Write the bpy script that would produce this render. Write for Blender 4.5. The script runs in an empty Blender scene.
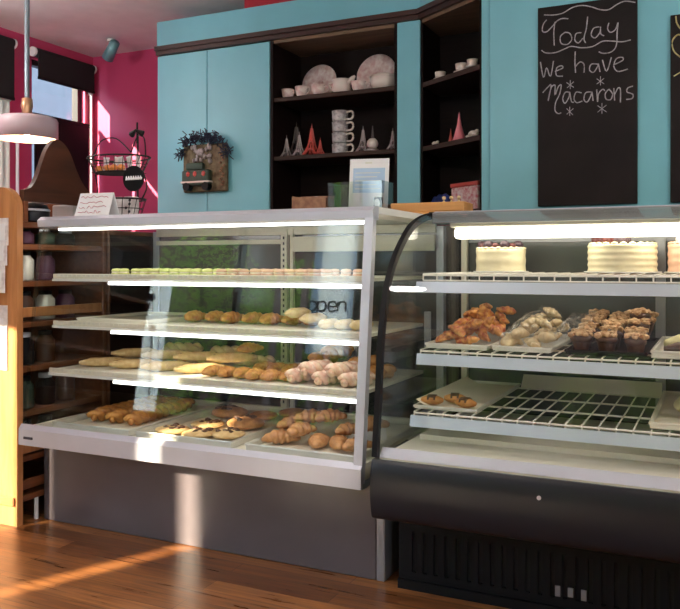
import bpy, bmesh, math, random
from mathutils import Vector, Matrix
R = random.Random(7)
PI = math.pi
sc = bpy.context.scene
col = sc.collection

# ------------------------------------------------------------------ materials
def mat(name, c, rough=.5, metal=0., var=0., vscale=8., bump=0., bscale=60., spec=.5, c2=None, coat=0., detail=4.):
    m = bpy.data.materials.new(name); m.use_nodes = True
    nt = m.node_tree; b = nt.nodes['Principled BSDF']
    b.inputs['Base Color'].default_value = (*c, 1); b.inputs['Roughness'].default_value = rough
    b.inputs['Metallic'].default_value = metal; b.inputs['Specular IOR Level'].default_value = spec
    b.inputs['Coat Weight'].default_value = coat
    tc = nt.nodes.new('ShaderNodeTexCoord')
    if var or c2:
        n = nt.nodes.new('ShaderNodeTexNoise'); n.inputs['Scale'].default_value = vscale; n.inputs['Detail'].default_value = detail
        nt.links.new(tc.outputs['Object'], n.inputs['Vector'])
        r = nt.nodes.new('ShaderNodeValToRGB')
        r.color_ramp.elements[0].position = .35; r.color_ramp.elements[1].position = .65
        r.color_ramp.elements[0].color = (*[max(0, k*(1-var)) for k in c], 1)
        r.color_ramp.elements[1].color = (*(c2 if c2 else [min(1, k*(1+var)) for k in c]), 1)
        nt.links.new(n.outputs['Fac'], r.inputs['Fac']); nt.links.new(r.outputs['Color'], b.inputs['Base Color'])
    if bump:
        n = nt.nodes.new('ShaderNodeTexNoise'); n.inputs['Scale'].default_value = bscale; n.inputs['Detail'].default_value = 5
        nt.links.new(tc.outputs['Object'], n.inputs['Vector'])
        bp = nt.nodes.new('ShaderNodeBump'); bp.inputs['Strength'].default_value = bump; bp.inputs['Distance'].default_value = .01
        nt.links.new(n.outputs['Fac'], bp.inputs['Height']); nt.links.new(bp.outputs['Normal'], b.inputs['Normal'])
    return m

def glow(name, c, s):
    m = bpy.data.materials.new(name); m.use_nodes = True; nt = m.node_tree
    b = nt.nodes['Principled BSDF']; b.inputs['Base Color'].default_value = (.9, .9, .9, 1)
    b.inputs['Emission Color'].default_value = (*c, 1); b.inputs['Emission Strength'].default_value = s
    return m

def glass(name, tint=(1, 1, 1), f0=.045, f1=.6, power=4., rough=0.):
    """thin pane: clear straight through, mirror reflection that grows at a grazing angle"""
    m = bpy.data.materials.new(name); m.use_nodes = True; nt = m.node_tree
    nt.nodes.remove(nt.nodes['Principled BSDF']); out = nt.nodes['Material Output']
    t = nt.nodes.new('ShaderNodeBsdfTransparent'); t.inputs['Color'].default_value = (*tint, 1)
    g = nt.nodes.new('ShaderNodeBsdfGlossy'); g.inputs['Roughness'].default_value = rough
    lw = nt.nodes.new('ShaderNodeLayerWeight'); lw.inputs['Blend'].default_value = .5
    p = nt.nodes.new('ShaderNodeMath'); p.operation = 'POWER'; p.inputs[1].default_value = power
    mr = nt.nodes.new('ShaderNodeMapRange'); mr.inputs['To Min'].default_value = f0; mr.inputs['To Max'].default_value = f1
    mx = nt.nodes.new('ShaderNodeMixShader')
    nt.links.new(lw.outputs['Facing'], p.inputs[0]); nt.links.new(p.outputs[0], mr.inputs['Value'])
    nt.links.new(mr.outputs[0], mx.inputs['Fac']); nt.links.new(t.outputs[0], mx.inputs[1]); nt.links.new(g.outputs[0], mx.inputs[2])
    nt.links.new(mx.outputs[0], out.inputs['Surface'])
    return m

def translucent(name, c, fac=.85, **k):
    m = mat(name, c, .8, **k); nt = m.node_tree; b = nt.nodes['Principled BSDF']
    t = nt.nodes.new('ShaderNodeBsdfTranslucent'); t.inputs['Color'].default_value = (*c, 1); mx = nt.nodes.new('ShaderNodeMixShader')
    mx.inputs['Fac'].default_value = fac
    nt.links.new(b.outputs[0], mx.inputs[1]); nt.links.new(t.outputs[0], mx.inputs[2]); nt.links.new(mx.outputs[0], nt.nodes['Material Output'].inputs['Surface'])
    return m
def floor_mat():
    m = bpy.data.materials.new('wood floor'); m.use_nodes = True; nt = m.node_tree; b = nt.nodes['Principled BSDF']
    tc = nt.nodes.new('ShaderNodeTexCoord')
    br = nt.nodes.new('ShaderNodeTexBrick'); br.offset = .37
    br.inputs['Scale'].default_value = 1.; br.inputs['Brick Width'].default_value = 1.1; br.inputs['Row Height'].default_value = .082
    br.inputs['Mortar Size'].default_value = .0012; br.inputs['Mortar Smooth'].default_value = .3; br.inputs['Bias'].default_value = 0
    br.inputs['Color1'].default_value = (.17, .062, .02, 1); br.inputs['Color2'].default_value = (.37, .155, .053, 1); br.inputs['Mortar'].default_value = (.06, .022, .01, 1)
    nt.links.new(tc.outputs['Object'], br.inputs['Vector'])
    mp = nt.nodes.new('ShaderNodeMapping'); mp.inputs['Scale'].default_value = (1.6, 26, 1)
    n = nt.nodes.new('ShaderNodeTexNoise'); n.inputs['Scale'].default_value = 2.2; n.inputs['Detail'].default_value = 6; n.inputs['Distortion'].default_value = .8
    nt.links.new(tc.outputs['Object'], mp.inputs['Vector']); nt.links.new(mp.outputs[0], n.inputs['Vector'])
    rp = nt.nodes.new('ShaderNodeValToRGB'); rp.color_ramp.elements[0].position = .3; rp.color_ramp.elements[1].position = .72
    rp.color_ramp.elements[0].color = (.45, .4, .38, 1); rp.color_ramp.elements[1].color = (1.25, 1.2, 1.1, 1)
    nt.links.new(n.outputs['Fac'], rp.inputs['Fac'])
    mx = nt.nodes.new('ShaderNodeMix'); mx.data_type = 'RGBA'; mx.blend_type = 'MULTIPLY'; mx.inputs['Factor'].default_value = 1
    nt.links.new(br.outputs['Color'], mx.inputs['A']); nt.links.new(rp.outputs['Color'], mx.inputs['B'])
    nt.links.new(mx.outputs['Result'], b.inputs['Base Color'])
    b.inputs['Roughness'].default_value = .28
    rr = nt.nodes.new('ShaderNodeMapRange'); rr.inputs['To Min'].default_value = .2; rr.inputs['To Max'].default_value = .42
    nt.links.new(n.outputs['Fac'], rr.inputs['Value']); nt.links.new(rr.outputs[0], b.inputs['Roughness'])
    bp = nt.nodes.new('ShaderNodeBump'); bp.inputs['Strength'].default_value = .15; bp.inputs['Distance'].default_value = .004
    nt.links.new(br.outputs['Fac'], bp.inputs['Height']); bp.invert = True; nt.links.new(bp.outputs['Normal'], b.inputs['Normal'])
    return m

def wood_mat(name, c1, c2, axis=2, rough=.4, spec=.5):
    m = bpy.data.materials.new(name); m.use_nodes = True; nt = m.node_tree; b = nt.nodes['Principled BSDF']
    tc = nt.nodes.new('ShaderNodeTexCoord'); mp = nt.nodes.new('ShaderNodeMapping')
    s = [14, 14, 14]; s[axis] = 1.2; mp.inputs['Scale'].default_value = s
    n = nt.nodes.new('ShaderNodeTexNoise'); n.inputs['Scale'].default_value = 2; n.inputs['Detail'].default_value = 6; n.inputs['Distortion'].default_value = 1
    r = nt.nodes.new('ShaderNodeValToRGB'); r.color_ramp.elements[0].position = .3; r.color_ramp.elements[1].position = .7
    r.color_ramp.elements[0].color = (*c1, 1); r.color_ramp.elements[1].color = (*c2, 1)
    nt.links.new(tc.outputs['Object'], mp.inputs['Vector']); nt.links.new(mp.outputs[0], n.inputs['Vector'])
    nt.links.new(n.outputs['Fac'], r.inputs['Fac']); nt.links.new(r.outputs['Color'], b.inputs['Base Color'])
    b.inputs['Roughness'].default_value = rough; b.inputs['Specular IOR Level'].default_value = spec
    return m

M = dict(
 alublue=mat('pale blue grey metal', (.56, .63, .74), .38, metal=.3, var=.05, vscale=4),
 greydoor=mat('grey sliding door', (.085, .1, .1), .15, spec=.6),
 brick=mat('dark brick', (.11, .055, .04), .9, var=.2, vscale=6),
 crest=wood_mat('dark brown varnished wood', (.045, .014, .006), (.085, .028, .012), 1, .4),
 globe=glow('fill globe glow', (1, .94, .87), 30),  # emission of the added fill globes
 curved=glass('curved case glass', (.99, .995, .995), .022, .5, 4),
 floor=floor_mat(),
 teal=mat('teal paint', (.19, .5, .6), .42, var=.06, vscale=2.2, bump=.03),
 pink=mat('magenta wall paint', (.58, .06, .165), .45, var=.05, vscale=1.5, bump=.04),
 red=mat('red wall paint', (.42, .015, .035), .5, var=.05),
 ceil=mat('ceiling paint', (.83, .785, .775), .9, var=.03, bump=.1, bscale=40),
 cream=mat('cream wall paint', (.62, .56, .5), .8, var=.04),
 darkwood=wood_mat('dark stained wood', (.006, .0022, .002), (.012, .0045, .004), 0, .6, .15),
 shelfwood=wood_mat('brown shelf wood', (.028, .013, .009), (.05, .024, .016), 0, .55, .25),
 crown=wood_mat('brown moulding', (.03, .011, .009), (.055, .022, .017), 0, .4),
 topwood=wood_mat('tan cabinet ceiling', (.12, .07, .04), (.2, .12, .07), 0, .6),
 rack=wood_mat('orange varnished wood', (.42, .17, .06), (.62, .28, .11), 2, .35),
 rackdark=wood_mat('brown varnished wood', (.15, .048, .018), (.25, .085, .032), 1, .35),
 blackboard=mat('blackboard', (.012, .0075, .008), .75, var=.25, vscale=5, spec=.3),
 chalk=mat('chalk', (.42, .4, .42), .95, var=.25, vscale=90),
 chalky=mat('yellow chalk', (.75, .68, .33), .95, var=.2, vscale=60),
 alu=mat('brushed aluminium', (.6, .615, .7), .42, metal=.4, var=.06, vscale=4),
 white=mat('white enamel', (.83, .83, .8), .4),
 whitewarm=mat('cream enamel', (.8, .76, .64), .45),
 wire=mat('white coated wire', (.85, .82, .74), .4),
 basegrey=mat('charcoal laminate', (.105, .088, .098), .36, var=.12, vscale=3, bump=.03, bscale=200),
 black=mat('black gloss panel', (.008, .0085, .014), .38, spec=.36),
 blackm=mat('matt black', (.005, .005, .0062), .6, spec=.22),
 blackvoid=mat('black plastic', (.006, .006, .008), .7),
 greyleg=mat('grey steel', (.32, .33, .36), .38, metal=.5),
 darkdoor=mat('dark sliding door', (.035, .04, .042), .12, spec=.6),
 iron=mat('black iron wire', (.012, .01, .01), .45, metal=.3),
 paper=mat('white paper', (.82, .8, .82), .9),
 papergrey=mat('printed leaflet', (.62, .56, .56), .8, c2=(.85, .8, .8), vscale=30),
 papblue=mat('pale blue print', (.42, .56, .75), .8),
 ink=mat('dark ink', (.04, .04, .06), .8),
 inkred=mat('red ink', (.5, .12, .16), .8),
 china=mat('rose china', (.8, .69, .65), .3, c2=(.62, .4, .38), vscale=34),
 chinadec=mat('rose transfer print', (.42, .2, .2), .35, c2=(.68, .5, .47), vscale=40),
 chinaplain=mat('cream china', (.74, .63, .57), .3, var=.06),
 mug=mat('grey patterned mug', (.3, .27, .28), .35, c2=(.62, .58, .58), vscale=55),
 pewter=mat('pewter', (.36, .3, .3), .4, metal=.5, var=.1),
 darkmetal=mat('dark metal', (.1, .085, .085), .45, metal=.5),
 redpaint=mat('red enamel', (.52, .07, .055), .4),
 pinkpaint=mat('pink enamel', (.72, .2, .24), .45),
 lampout=mat('lamp enamel', (.56, .43, .47), .4),
 lampin=mat('lamp white inside', (.9, .82, .78), .5),
 brass=mat('brass', (.55, .3, .17), .35, metal=.7),
 pipe=mat('grey pipe', (.2, .25, .29), .4, metal=.4),
 bulb=glow('warm bulb', (1, .5, .3), 90),
 tube=glow('white light tube', (1, .97, .9), 3.2),
 tubewarm=glow('warm light tube', (1, .93, .74), 3.2),
 strip=glow('shelf light strip', (1, .98, .93), 2.2),
 glass=glass('case glass', (.985, .995, .99), .06, .5, 4),
 endglass=glass('end glass', (.96, .98, .97), .04, .35, 4),
 acrylic=glass('clear acrylic', (.86, .88, .88), .07, .5, 3),
 film=glass('plastic film', (.96, .97, .99), .06, .4, 2.5, .15),
 winglass=glass('window glass', (.97, .98, .98), .03, .4, 4),
 gold=mat('golden crust', (.62, .3, .075), .45, c2=(.4, .15, .035), vscale=45, bump=.25, bscale=90),
 pale=mat('pale pastry', (.72, .52, .26), .6, c2=(.56, .35, .14), vscale=40, bump=.2),
 brown=mat('baked brown crust', (.36, .15, .055), .5, c2=(.58, .29, .11), vscale=40, bump=.3),
 choc=mat('chocolate', (.07, .028, .014), .4, var=.3, vscale=30),
 sugar=mat('icing', (.86, .78, .68), .6, var=.08, vscale=30),
 pinkice=mat('pink striped roll', (.68, .36, .25), .5, c2=(.85, .66, .52), vscale=60),
 dough=mat('cream dough', (.78, .62, .36), .6, c2=(.66, .46, .22), vscale=30, bump=.2),
 crumb=mat('streusel crumb', (.48, .25, .11), .7, c2=(.74, .5, .28), vscale=70, bump=.5, bscale=120),
 chips=mat('candied orange pastry', (.40, .075, .025), .45, c2=(.78, .4, .11), vscale=60, bump=.3),
 cakecream=mat('vanilla buttercream', (.82, .74, .5), .55, var=.05, vscale=12, bump=.25, bscale=35),
 cakepink=mat('pink buttercream', (.8, .5, .36), .55, var=.06, vscale=12, bump=.2),
 berry=mat('berry', (.09, .014, .016), .35, var=.4, vscale=40),
 berrydark=mat('dark berry', (.045, .02, .035), .35),
 macgreen=mat('green macaron', (.6, .62, .22), .55, bump=.15), macpink=mat('tan macaron', (.66, .42, .28), .55, bump=.15), macyel=mat('yellow macaron', (.72, .66, .35), .55, bump=.15),
 panmetal=mat('sheet pan metal', (.74, .72, .64), .35, metal=.25, var=.06),
 parch=mat('parchment paper', (.86, .8, .64), .8, var=.05, vscale=6, bump=.1, bscale=20),
 deck=mat('cream case floor', (.8, .77, .64), .4, var=.04),
 floral=mat('floral print', (.75, .66, .66), .6, c2=(.55, .16, .2), vscale=48),
 blue=mat('blue cloth', (.015, .035, .2), .7, var=.3, vscale=14),
 orange=wood_mat('honey wood', (.5, .22, .06), (.68, .34, .11), 0, .45),
 basketbrown=mat('brown box', (.2, .085, .05), .6, c2=(.32, .16, .09), vscale=40),
 straw=mat('aged plaque', (.22, .17, .1), .8, c2=(.09, .055, .03), vscale=26, bump=.4),
 navy=mat('navy tinsel', (.012, .015, .04), .6),
 darkgreen=mat('dark green paint', (.03, .055, .035), .6, var=.3, vscale=20),
 orangefruit=mat('wrapped orange sweets', (.75, .25, .06), .4, var=.15, vscale=40),
 leaf=translucent('leaves', (.24, .36, .07), .5, c2=(.5, .56, .14), vscale=1.3),
 bark=mat('bark', (.07, .05, .035), .9, var=.3),
 lawn=mat('grass lawn', (.14, .2, .06), .95, c2=(.3, .28, .14), vscale=3),
 road=mat('pavement', (.3, .29, .28), .9, var=.1),
 timber=wood_mat('weathered timber', (.09, .055, .04), (.17, .11, .08), 0, .8),
 car=mat('grey car paint', (.25, .28, .31), .25, metal=.4),
 winframe=mat('dark window frame', (.02, .02, .022), .5),
 shade=mat('black blind fabric', (.012, .011, .012), .9),
 sheer=mat('white sheer curtain', (.85, .85, .8), .9),
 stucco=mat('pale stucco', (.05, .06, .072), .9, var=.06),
 spotteal=mat('teal metal', (.2, .42, .45), .35, metal=.3),
 signpanel=translucent('pale sign panel', (.78, .88, .95)),
 purple=mat('purple package', (.09, .025, .06), .5),
)

# ------------------------------------------------------------------ mesh helpers
class MB:
    def __init__(s): s.bm = bmesh.new()
    def box(s, a, b, bev=0., seg=1):
        r = bmesh.ops.create_cube(s.bm, size=1.)
        vs = r['verts']; c = [(a[i]+b[i])/2 for i in range(3)]; d = [abs(b[i]-a[i]) for i in range(3)]
        for v in vs: v.co = Vector([c[i]+v.co[i]*d[i] for i in range(3)])
        if bev:
            es = list({e for v in vs for e in v.link_edges})
            bmesh.ops.bevel(s.bm, geom=es, offset=bev, segments=seg, profile=.5, affect='EDGES')
        return s
    def tube(s, pts, rad, n=8, cap=True, flat=1., closed=False):
        pts = [Vector(p) for p in pts]; k = len(pts)
        if not hasattr(rad, '__len__'): rad = [rad]*k
        rings = []; up = None
        for i, p in enumerate(pts):
            if closed: t = pts[(i+1) % k]-pts[i-1]
            else: t = pts[min(i+1, k-1)]-pts[max(i-1, 0)]
            if t.length < 1e-9: t = Vector((0, 0, 1))
            t.normalize()
            if up is None: up = Vector((0, 0, 1)) if abs(t.z) < .9 else Vector((1, 0, 0))
            x = t.cross(up)
            if x.length < 1e-4: x = t.orthogonal()
            x.normalize(); y = x.cross(t).normalized()
            rings.append([s.bm.verts.new(p+(x*math.cos(2*PI*j/n)+y*flat*math.sin(2*PI*j/n))*rad[i]) for j in range(n)])
        for i in range(k if closed else k-1):
            a, b = rings[i], rings[(i+1) % k]
            for j in range(n): s.bm.faces.new((a[j], a[(j+1) % n], b[(j+1) % n], b[j]))
        if cap and not closed:
            s.bm.faces.new(rings[0][::-1]); s.bm.faces.new(rings[-1])
        return s
    def lathe(s, prof, n=24, c=(0, 0, 0), cap=False):
        rings = []
        for r, z in prof:
            rings.append([s.bm.verts.new((c[0]+max(r, 1e-5)*math.cos(2*PI*j/n), c[1]+max(r, 1e-5)*math.sin(2*PI*j/n), c[2]+z)) for j in range(n)])
        for i in range(len(rings)-1):
            a, b = rings[i], rings[i+1]
            for j in range(n): s.bm.faces.new((a[j], a[(j+1) % n], b[(j+1) % n], b[j]))
        return s
    def prism(s, poly, axis, a, b):
        """poly: 2-D points in the two other axes, extruded along axis from a to b"""
        def mk(p, h):
            q = list(p); q.insert(axis, h); return s.bm.verts.new(q)
        A = [mk(p, a) for p in poly]; B = [mk(p, b) for p in poly]; n = len(poly)
        s.bm.faces.new(A[::-1]); s.bm.faces.new(B)
        for i in range(n): s.bm.faces.new((A[i], A[(i+1) % n], B[(i+1) % n], B[i]))
        return s
    def blob(s, c, r, sub=2, noise=0., rnd=None):
        q = bmesh.ops.create_icosphere(s.bm, subdivisions=sub, radius=1.)
        rr = rnd or R
        if not hasattr(r, '__len__'): r = (r, r, r)
        for v in q['verts']:
            k = 1+(rr.random()-.5)*2*noise
            v.co = Vector([c[i]+v.co[i]*r[i]*k for i in range(3)])
        return s
    def quad(s, *ps):
        s.bm.faces.new([s.bm.verts.new(p) for p in ps]); return s
    def build(s, name, m, parent=None, smooth=False, loc=None):
        bmesh.ops.recalc_face_normals(s.bm, faces=s.bm.faces)
        me = bpy.data.meshes.new(name); s.bm.to_mesh(me); s.bm.free()
        me.materials.append(M[m] if isinstance(m, str) else m)
        if smooth:
            for p in me.polygons: p.use_smooth = True
        o = bpy.data.objects.new(name, me); col.objects.link(o)
        if parent: o.parent = parent
        if loc: o.location = loc
        return o

def tag(o, label, cat, group=None, kind=None):
    o['label'] = label; o['category'] = cat
    if group: o['group'] = group
    if kind: o['kind'] = kind
    return o
def thing(name, label, cat, loc=(0, 0, 0), rz=0., group=None):
    o = bpy.data.objects.new(name, None); col.objects.link(o); o.location = loc; o.rotation_euler.z = rz
    o.empty_display_size = .05
    return tag(o, label, cat, group)
def struct(o): o['kind'] = 'structure'; return o
def dup(root, loc, rz=0., label=None, scale=None, rot=None):
    r = root.copy(); col.objects.link(r); r.location = loc; r.rotation_euler = rot or (0, 0, rz)
    if scale: r.scale = scale if hasattr(scale, '__len__') else (scale,)*3
    if label: r['label'] = label
    for ch in root.children:
        c = ch.copy(); col.objects.link(c); c.parent = r
        for g in ch.children:
            d = g.copy(); col.objects.link(d); d.parent = c
    return r
def smooth_path(pts, k=6):
    """Catmull-Rom through 2-D or 3-D points"""
    P = [Vector(p) for p in pts]
    if len(P) < 3: return P
    out = []
    for i in range(len(P)-1):
        a, b, c, d = P[max(i-1, 0)], P[i], P[i+1], P[min(i+2, len(P)-1)]
        for j in range(k):
            t = j/k
            out.append(.5*((2*b)+(c-a)*t+(2*a-5*b+4*c-d)*t*t+(3*b-a-3*c+d)*t**3))
    out.append(P[-1]); return out
ORD = ['first', 'second', 'third', 'fourth', 'fifth', 'sixth', 'seventh', 'eighth', 'ninth', 'tenth', 'eleventh', 'twelfth', 'thirteenth', 'fourteenth', 'fifteenth', 'sixteenth', 'seventeenth', 'eighteenth']

# ------------------------------------------------------------------ room
XL, XR, YF, YB, ZC = -4.607, 2.6, -.75, 5.0, 2.72
struct(MB().box((XL-.15, YF-.12, -.1), (XR+.12, YB+.12, 0)).build('floor', 'floor'))
struct(MB().box((XL-.15, YF-.12, ZC), (XR+.12, YB+.12, ZC+.1)).build('ceiling', 'ceil'))
struct(MB().box((XL-.12, YB, 0), (XR+.12, YB+.12, ZC)).build('wall_back', 'pink'))
struct(MB().box((XR, YF, 0), (XR+.12, YB, ZC)).build('wall_right', 'cream'))
# left wall with two window openings  (y0,y1,z0,z1)
W1 = (4.36, 4.91, 1.0, 2.57); W2 = (2.9, 4.13, .9, 2.57)
m = MB(); x0, x1 = XL-.12, XL
m.box((x0, YF, 0), (x1, W2[0], ZC)).box((x0, W2[1], 0), (x1, W1[0], ZC)).box((x0, W1[1], 0), (x1, YB, ZC))
for w in (W1, W2): m.box((x0, w[0], 0), (x1, w[1], w[2])).box((x0, w[0], w[3]), (x1, w[1], ZC))
struct(m.build('wall_left', 'pink'))
# front wall: wide shop window and a glazed door
WX0, WX1, WZ0, WZ1 = -4.55, .6, .45, 2.4
DX0, DX1 = .95, 1.95
m = MB(); y0, y1 = YF-.12, YF
m.box((XL, y0, 0), (WX0, y1, ZC)).box((WX0, y0, 0), (WX1, y1, WZ0)).box((WX0, y0, WZ1), (WX1, y1, ZC)).box((WX1, y0, 0), (DX0, y1, ZC))
m.box((DX0, y0, 2.2), (DX1, y1, ZC)).box((DX1, y0, 0), (XR, y1, ZC))
struct(m.build('wall_front', 'cream'))
def window(name, box, axis, mull=(), rails=(), th=.04):
    """frame in the plane of axis; box=(u0,u1,z0,z1,plane0,plane1)"""
    u0, u1, z0, z1, p0, p1 = box
    def bx(mm, a0, a1, b0, b1, q0=p0, q1=p1):
        if axis == 1: mm.box((a0, q0, b0), (a1, q1, b1))
        else: mm.box((q0, a0, b0), (q1, a1, b1))
    m = MB(); bx(m, u0, u0+th, z0, z1); bx(m, u1-th, u1, z0, z1); bx(m, u0+th, u1-th, z0, z0+th); bx(m, u0+th, u1-th, z1-th, z1)
    for u in mull: bx(m, u-th/2, u+th/2, z0+th, z1-th)
    for z in rails: bx(m, u0+th, u1-th, z-th/2, z+th/2)
    o = struct(m.build(name, 'winframe'))
    g = MB(); pc = (p0+p1)/2; bx(g, u0+th, u1-th, z0+th, z1-th, pc-.003, pc+.003); g.build('pane', 'winglass', o)
    return o
window('window_1', (W1[0], W1[1], W1[2], W1[3], XL-.1, XL-.04), 0)
window('window_2', (W2[0], W2[1], W2[2], W2[3], XL-.1, XL-.04), 0)
window('window_3', (WX0, WX1, WZ0, WZ1, YF-.1, YF-.04), 1, mull=(-3.62, -1.95, -.7))
o = window('door_1', (DX0, DX1, 0, 2.2, YF-.1, YF-.04), 1, rails=(.95,), th=.09)
MB().tube([(DX0+.14, YF-.02, .9), (DX0+.14, YF+.03, .9), (DX0+.14, YF+.03, 1.2), (DX0+.14, YF-.02, 1.2)], .012).build('door_handle', 'alu', o)
# red bulkhead above the cabinets, teal soffit and brown crown moulding
struct(MB().box((-2.72, 4.3, 2.6), (2.6, YB, ZC)).build('wall_bulkhead', 'red'))
FACE = [(-3.327, 4.2), (-1.511, 4.2), (-1.085, 3.91), (2.6, 3.91)]
def along(face, out):
    """offset the front line of the cabinets towards the room"""
    res = []
    for i, p in enumerate(face):
        p = Vector(p)
        if i == 0: res.append(p+Vector((0, -out)))
        elif i == len(face)-1: res.append(p+Vector((0, -out)))
        else:
            d0 = (Vector(face[i])-Vector(face[i-1])).normalized(); d1 = (Vector(face[i+1])-Vector(face[i])).normalized()
            n0, n1 = Vector((d0.y, -d0.x)), Vector((d1.y, -d1.x)); b = (n0+n1).normalized()
            res.append(p+b*(out/b.dot(n0)))
    return res
def facing(name, mt, z0, z1, out):
    f = [tuple(v) for v in along(FACE, out)]
    poly = f+[(2.6, YB-.02), (FACE[0][0], YB-.02)]
    return MB().prism(poly, 2, z0, z1).build(name, mt)
struct(facing('wall_soffit', 'teal', 2.455, 2.62, 0.))
struct(facing('trim_1', 'crown', 2.402, 2.428, .012)); struct(facing('trim_2', 'crown', 2.428, 2.455, .03))

# ------------------------------------------------------------------ wall cabinets
ZB, ZT = 1.30, 2.402
t = thing('wall_cupboard', 'teal two-door wall cupboard left of the open dark shelves', 'cabinet', (-3.327, 4.2, ZB))
MB().box((0, .02, 0), (.85, .79, ZT-ZB-.001)).build('body', 'teal', t)
MB().box((.004, 0, .004), (.391, .02, 1.095), .003).build('door', 'teal', t)
MB().box((.395, 0, .004), (.849, .02, 1.095), .003).build('door', 'teal', t)

t = thing('open_shelf_cabinet', 'dark brown open shelf cabinet with plates, between teal door and teal post', 'cabinet', (-2.474, 4.2, ZB))
W = .826; H = ZT-ZB-.001
MB().box((0, .005, 0), (.018, .79, H)).build('side_panel', 'darkwood', t)
MB().box((W-.018, .005, 0), (W, .79, H)).build('side_panel', 'darkwood', t)
MB().box((.018, .36, 0), (W-.018, .38, H)).build('back_panel', 'darkwood', t)
MB().box((.018, .01, H-.02), (W-.018, .36, H)).build('top_panel', 'topwood', t)
for z in (0., .37, .726): MB().box((.018, .015, z), (W-.018, .36, z+.026), .003).build('shelf', 'shelfwood', t)
t = thing('cabinet_post', 'plain teal upright panel between the two open shelf units', 'cabinet panel', (-1.648, 4.2, ZB))
MB().box((.001, 0, 0), (.137, .79, H), .002).build('panel', 'teal', t)

# corner unit: front line from (-1.511,4.2) to (-1.085,3.91)
t = thing('corner_shelf_cabinet', 'narrow angled dark open shelf cabinet in the inner corner', 'cabinet', (-1.509, 4.2, ZB))
A = Vector((0, 0)); Bv = Vector((.424, -.29))
poly = [(.0, .008), (.424, -.282), (.424, .3), (.0, .3)]
MB().prism([(.0, .3), (.424, .3), (.424, .32), (.0, .32)], 2, 0, H).build('back_panel', 'darkwood', t)
MB().box((0, .01, 0), (.012, .3, H)).build('side_panel', 'darkwood', t)
MB().box((.412, -.27, 0), (.424, .3, H)).build('side_panel', 'darkwood', t)
MB().prism([(.012, .0), (.412, -.27), (.412, .3), (.012, .3)], 2, H-.02, H).build('top_panel', 'topwood', t)
for z in (0., .37, .726): MB().prism([(.012, .008), (.412, -.262), (.412, .3), (.012, .3)], 2, z, z+.026).build('shelf', 'shelfwood', t)

t = thing('chalkboard_cabinet', 'teal wall cabinet front carrying the two blackboards', 'cabinet', (-1.085, 3.91, ZB))
MB().box((.002, .004, 0), (.045, .79, H), .002).build('stile', 'teal', t)
MB().box((.047, -.012, 0), (3.68, .79, H), .003).build('front_panel', 'teal', t)
MB().box((.002, -.03, -.02), (3.68, .79, -.001)).build('ledge', 'teal', t)
# counter under the cabinets and a wall hung run behind it
t = thing('back_counter', 'dark counter run under the wall cabinets behind the cases', 'counter', (-3.3, 4.05, 0))
MB().box((0, .02, 0), (5.85, .9, .86)).build('body', 'darkwood', t)
MB().box((-.02, -.02, .86), (5.86, .93, .9), .004).build('worktop', 'blackm', t)
MB().box((0, .55, .9), (5.85, .9, 1.275)).build('backsplash', 'darkwood', t)

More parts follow.
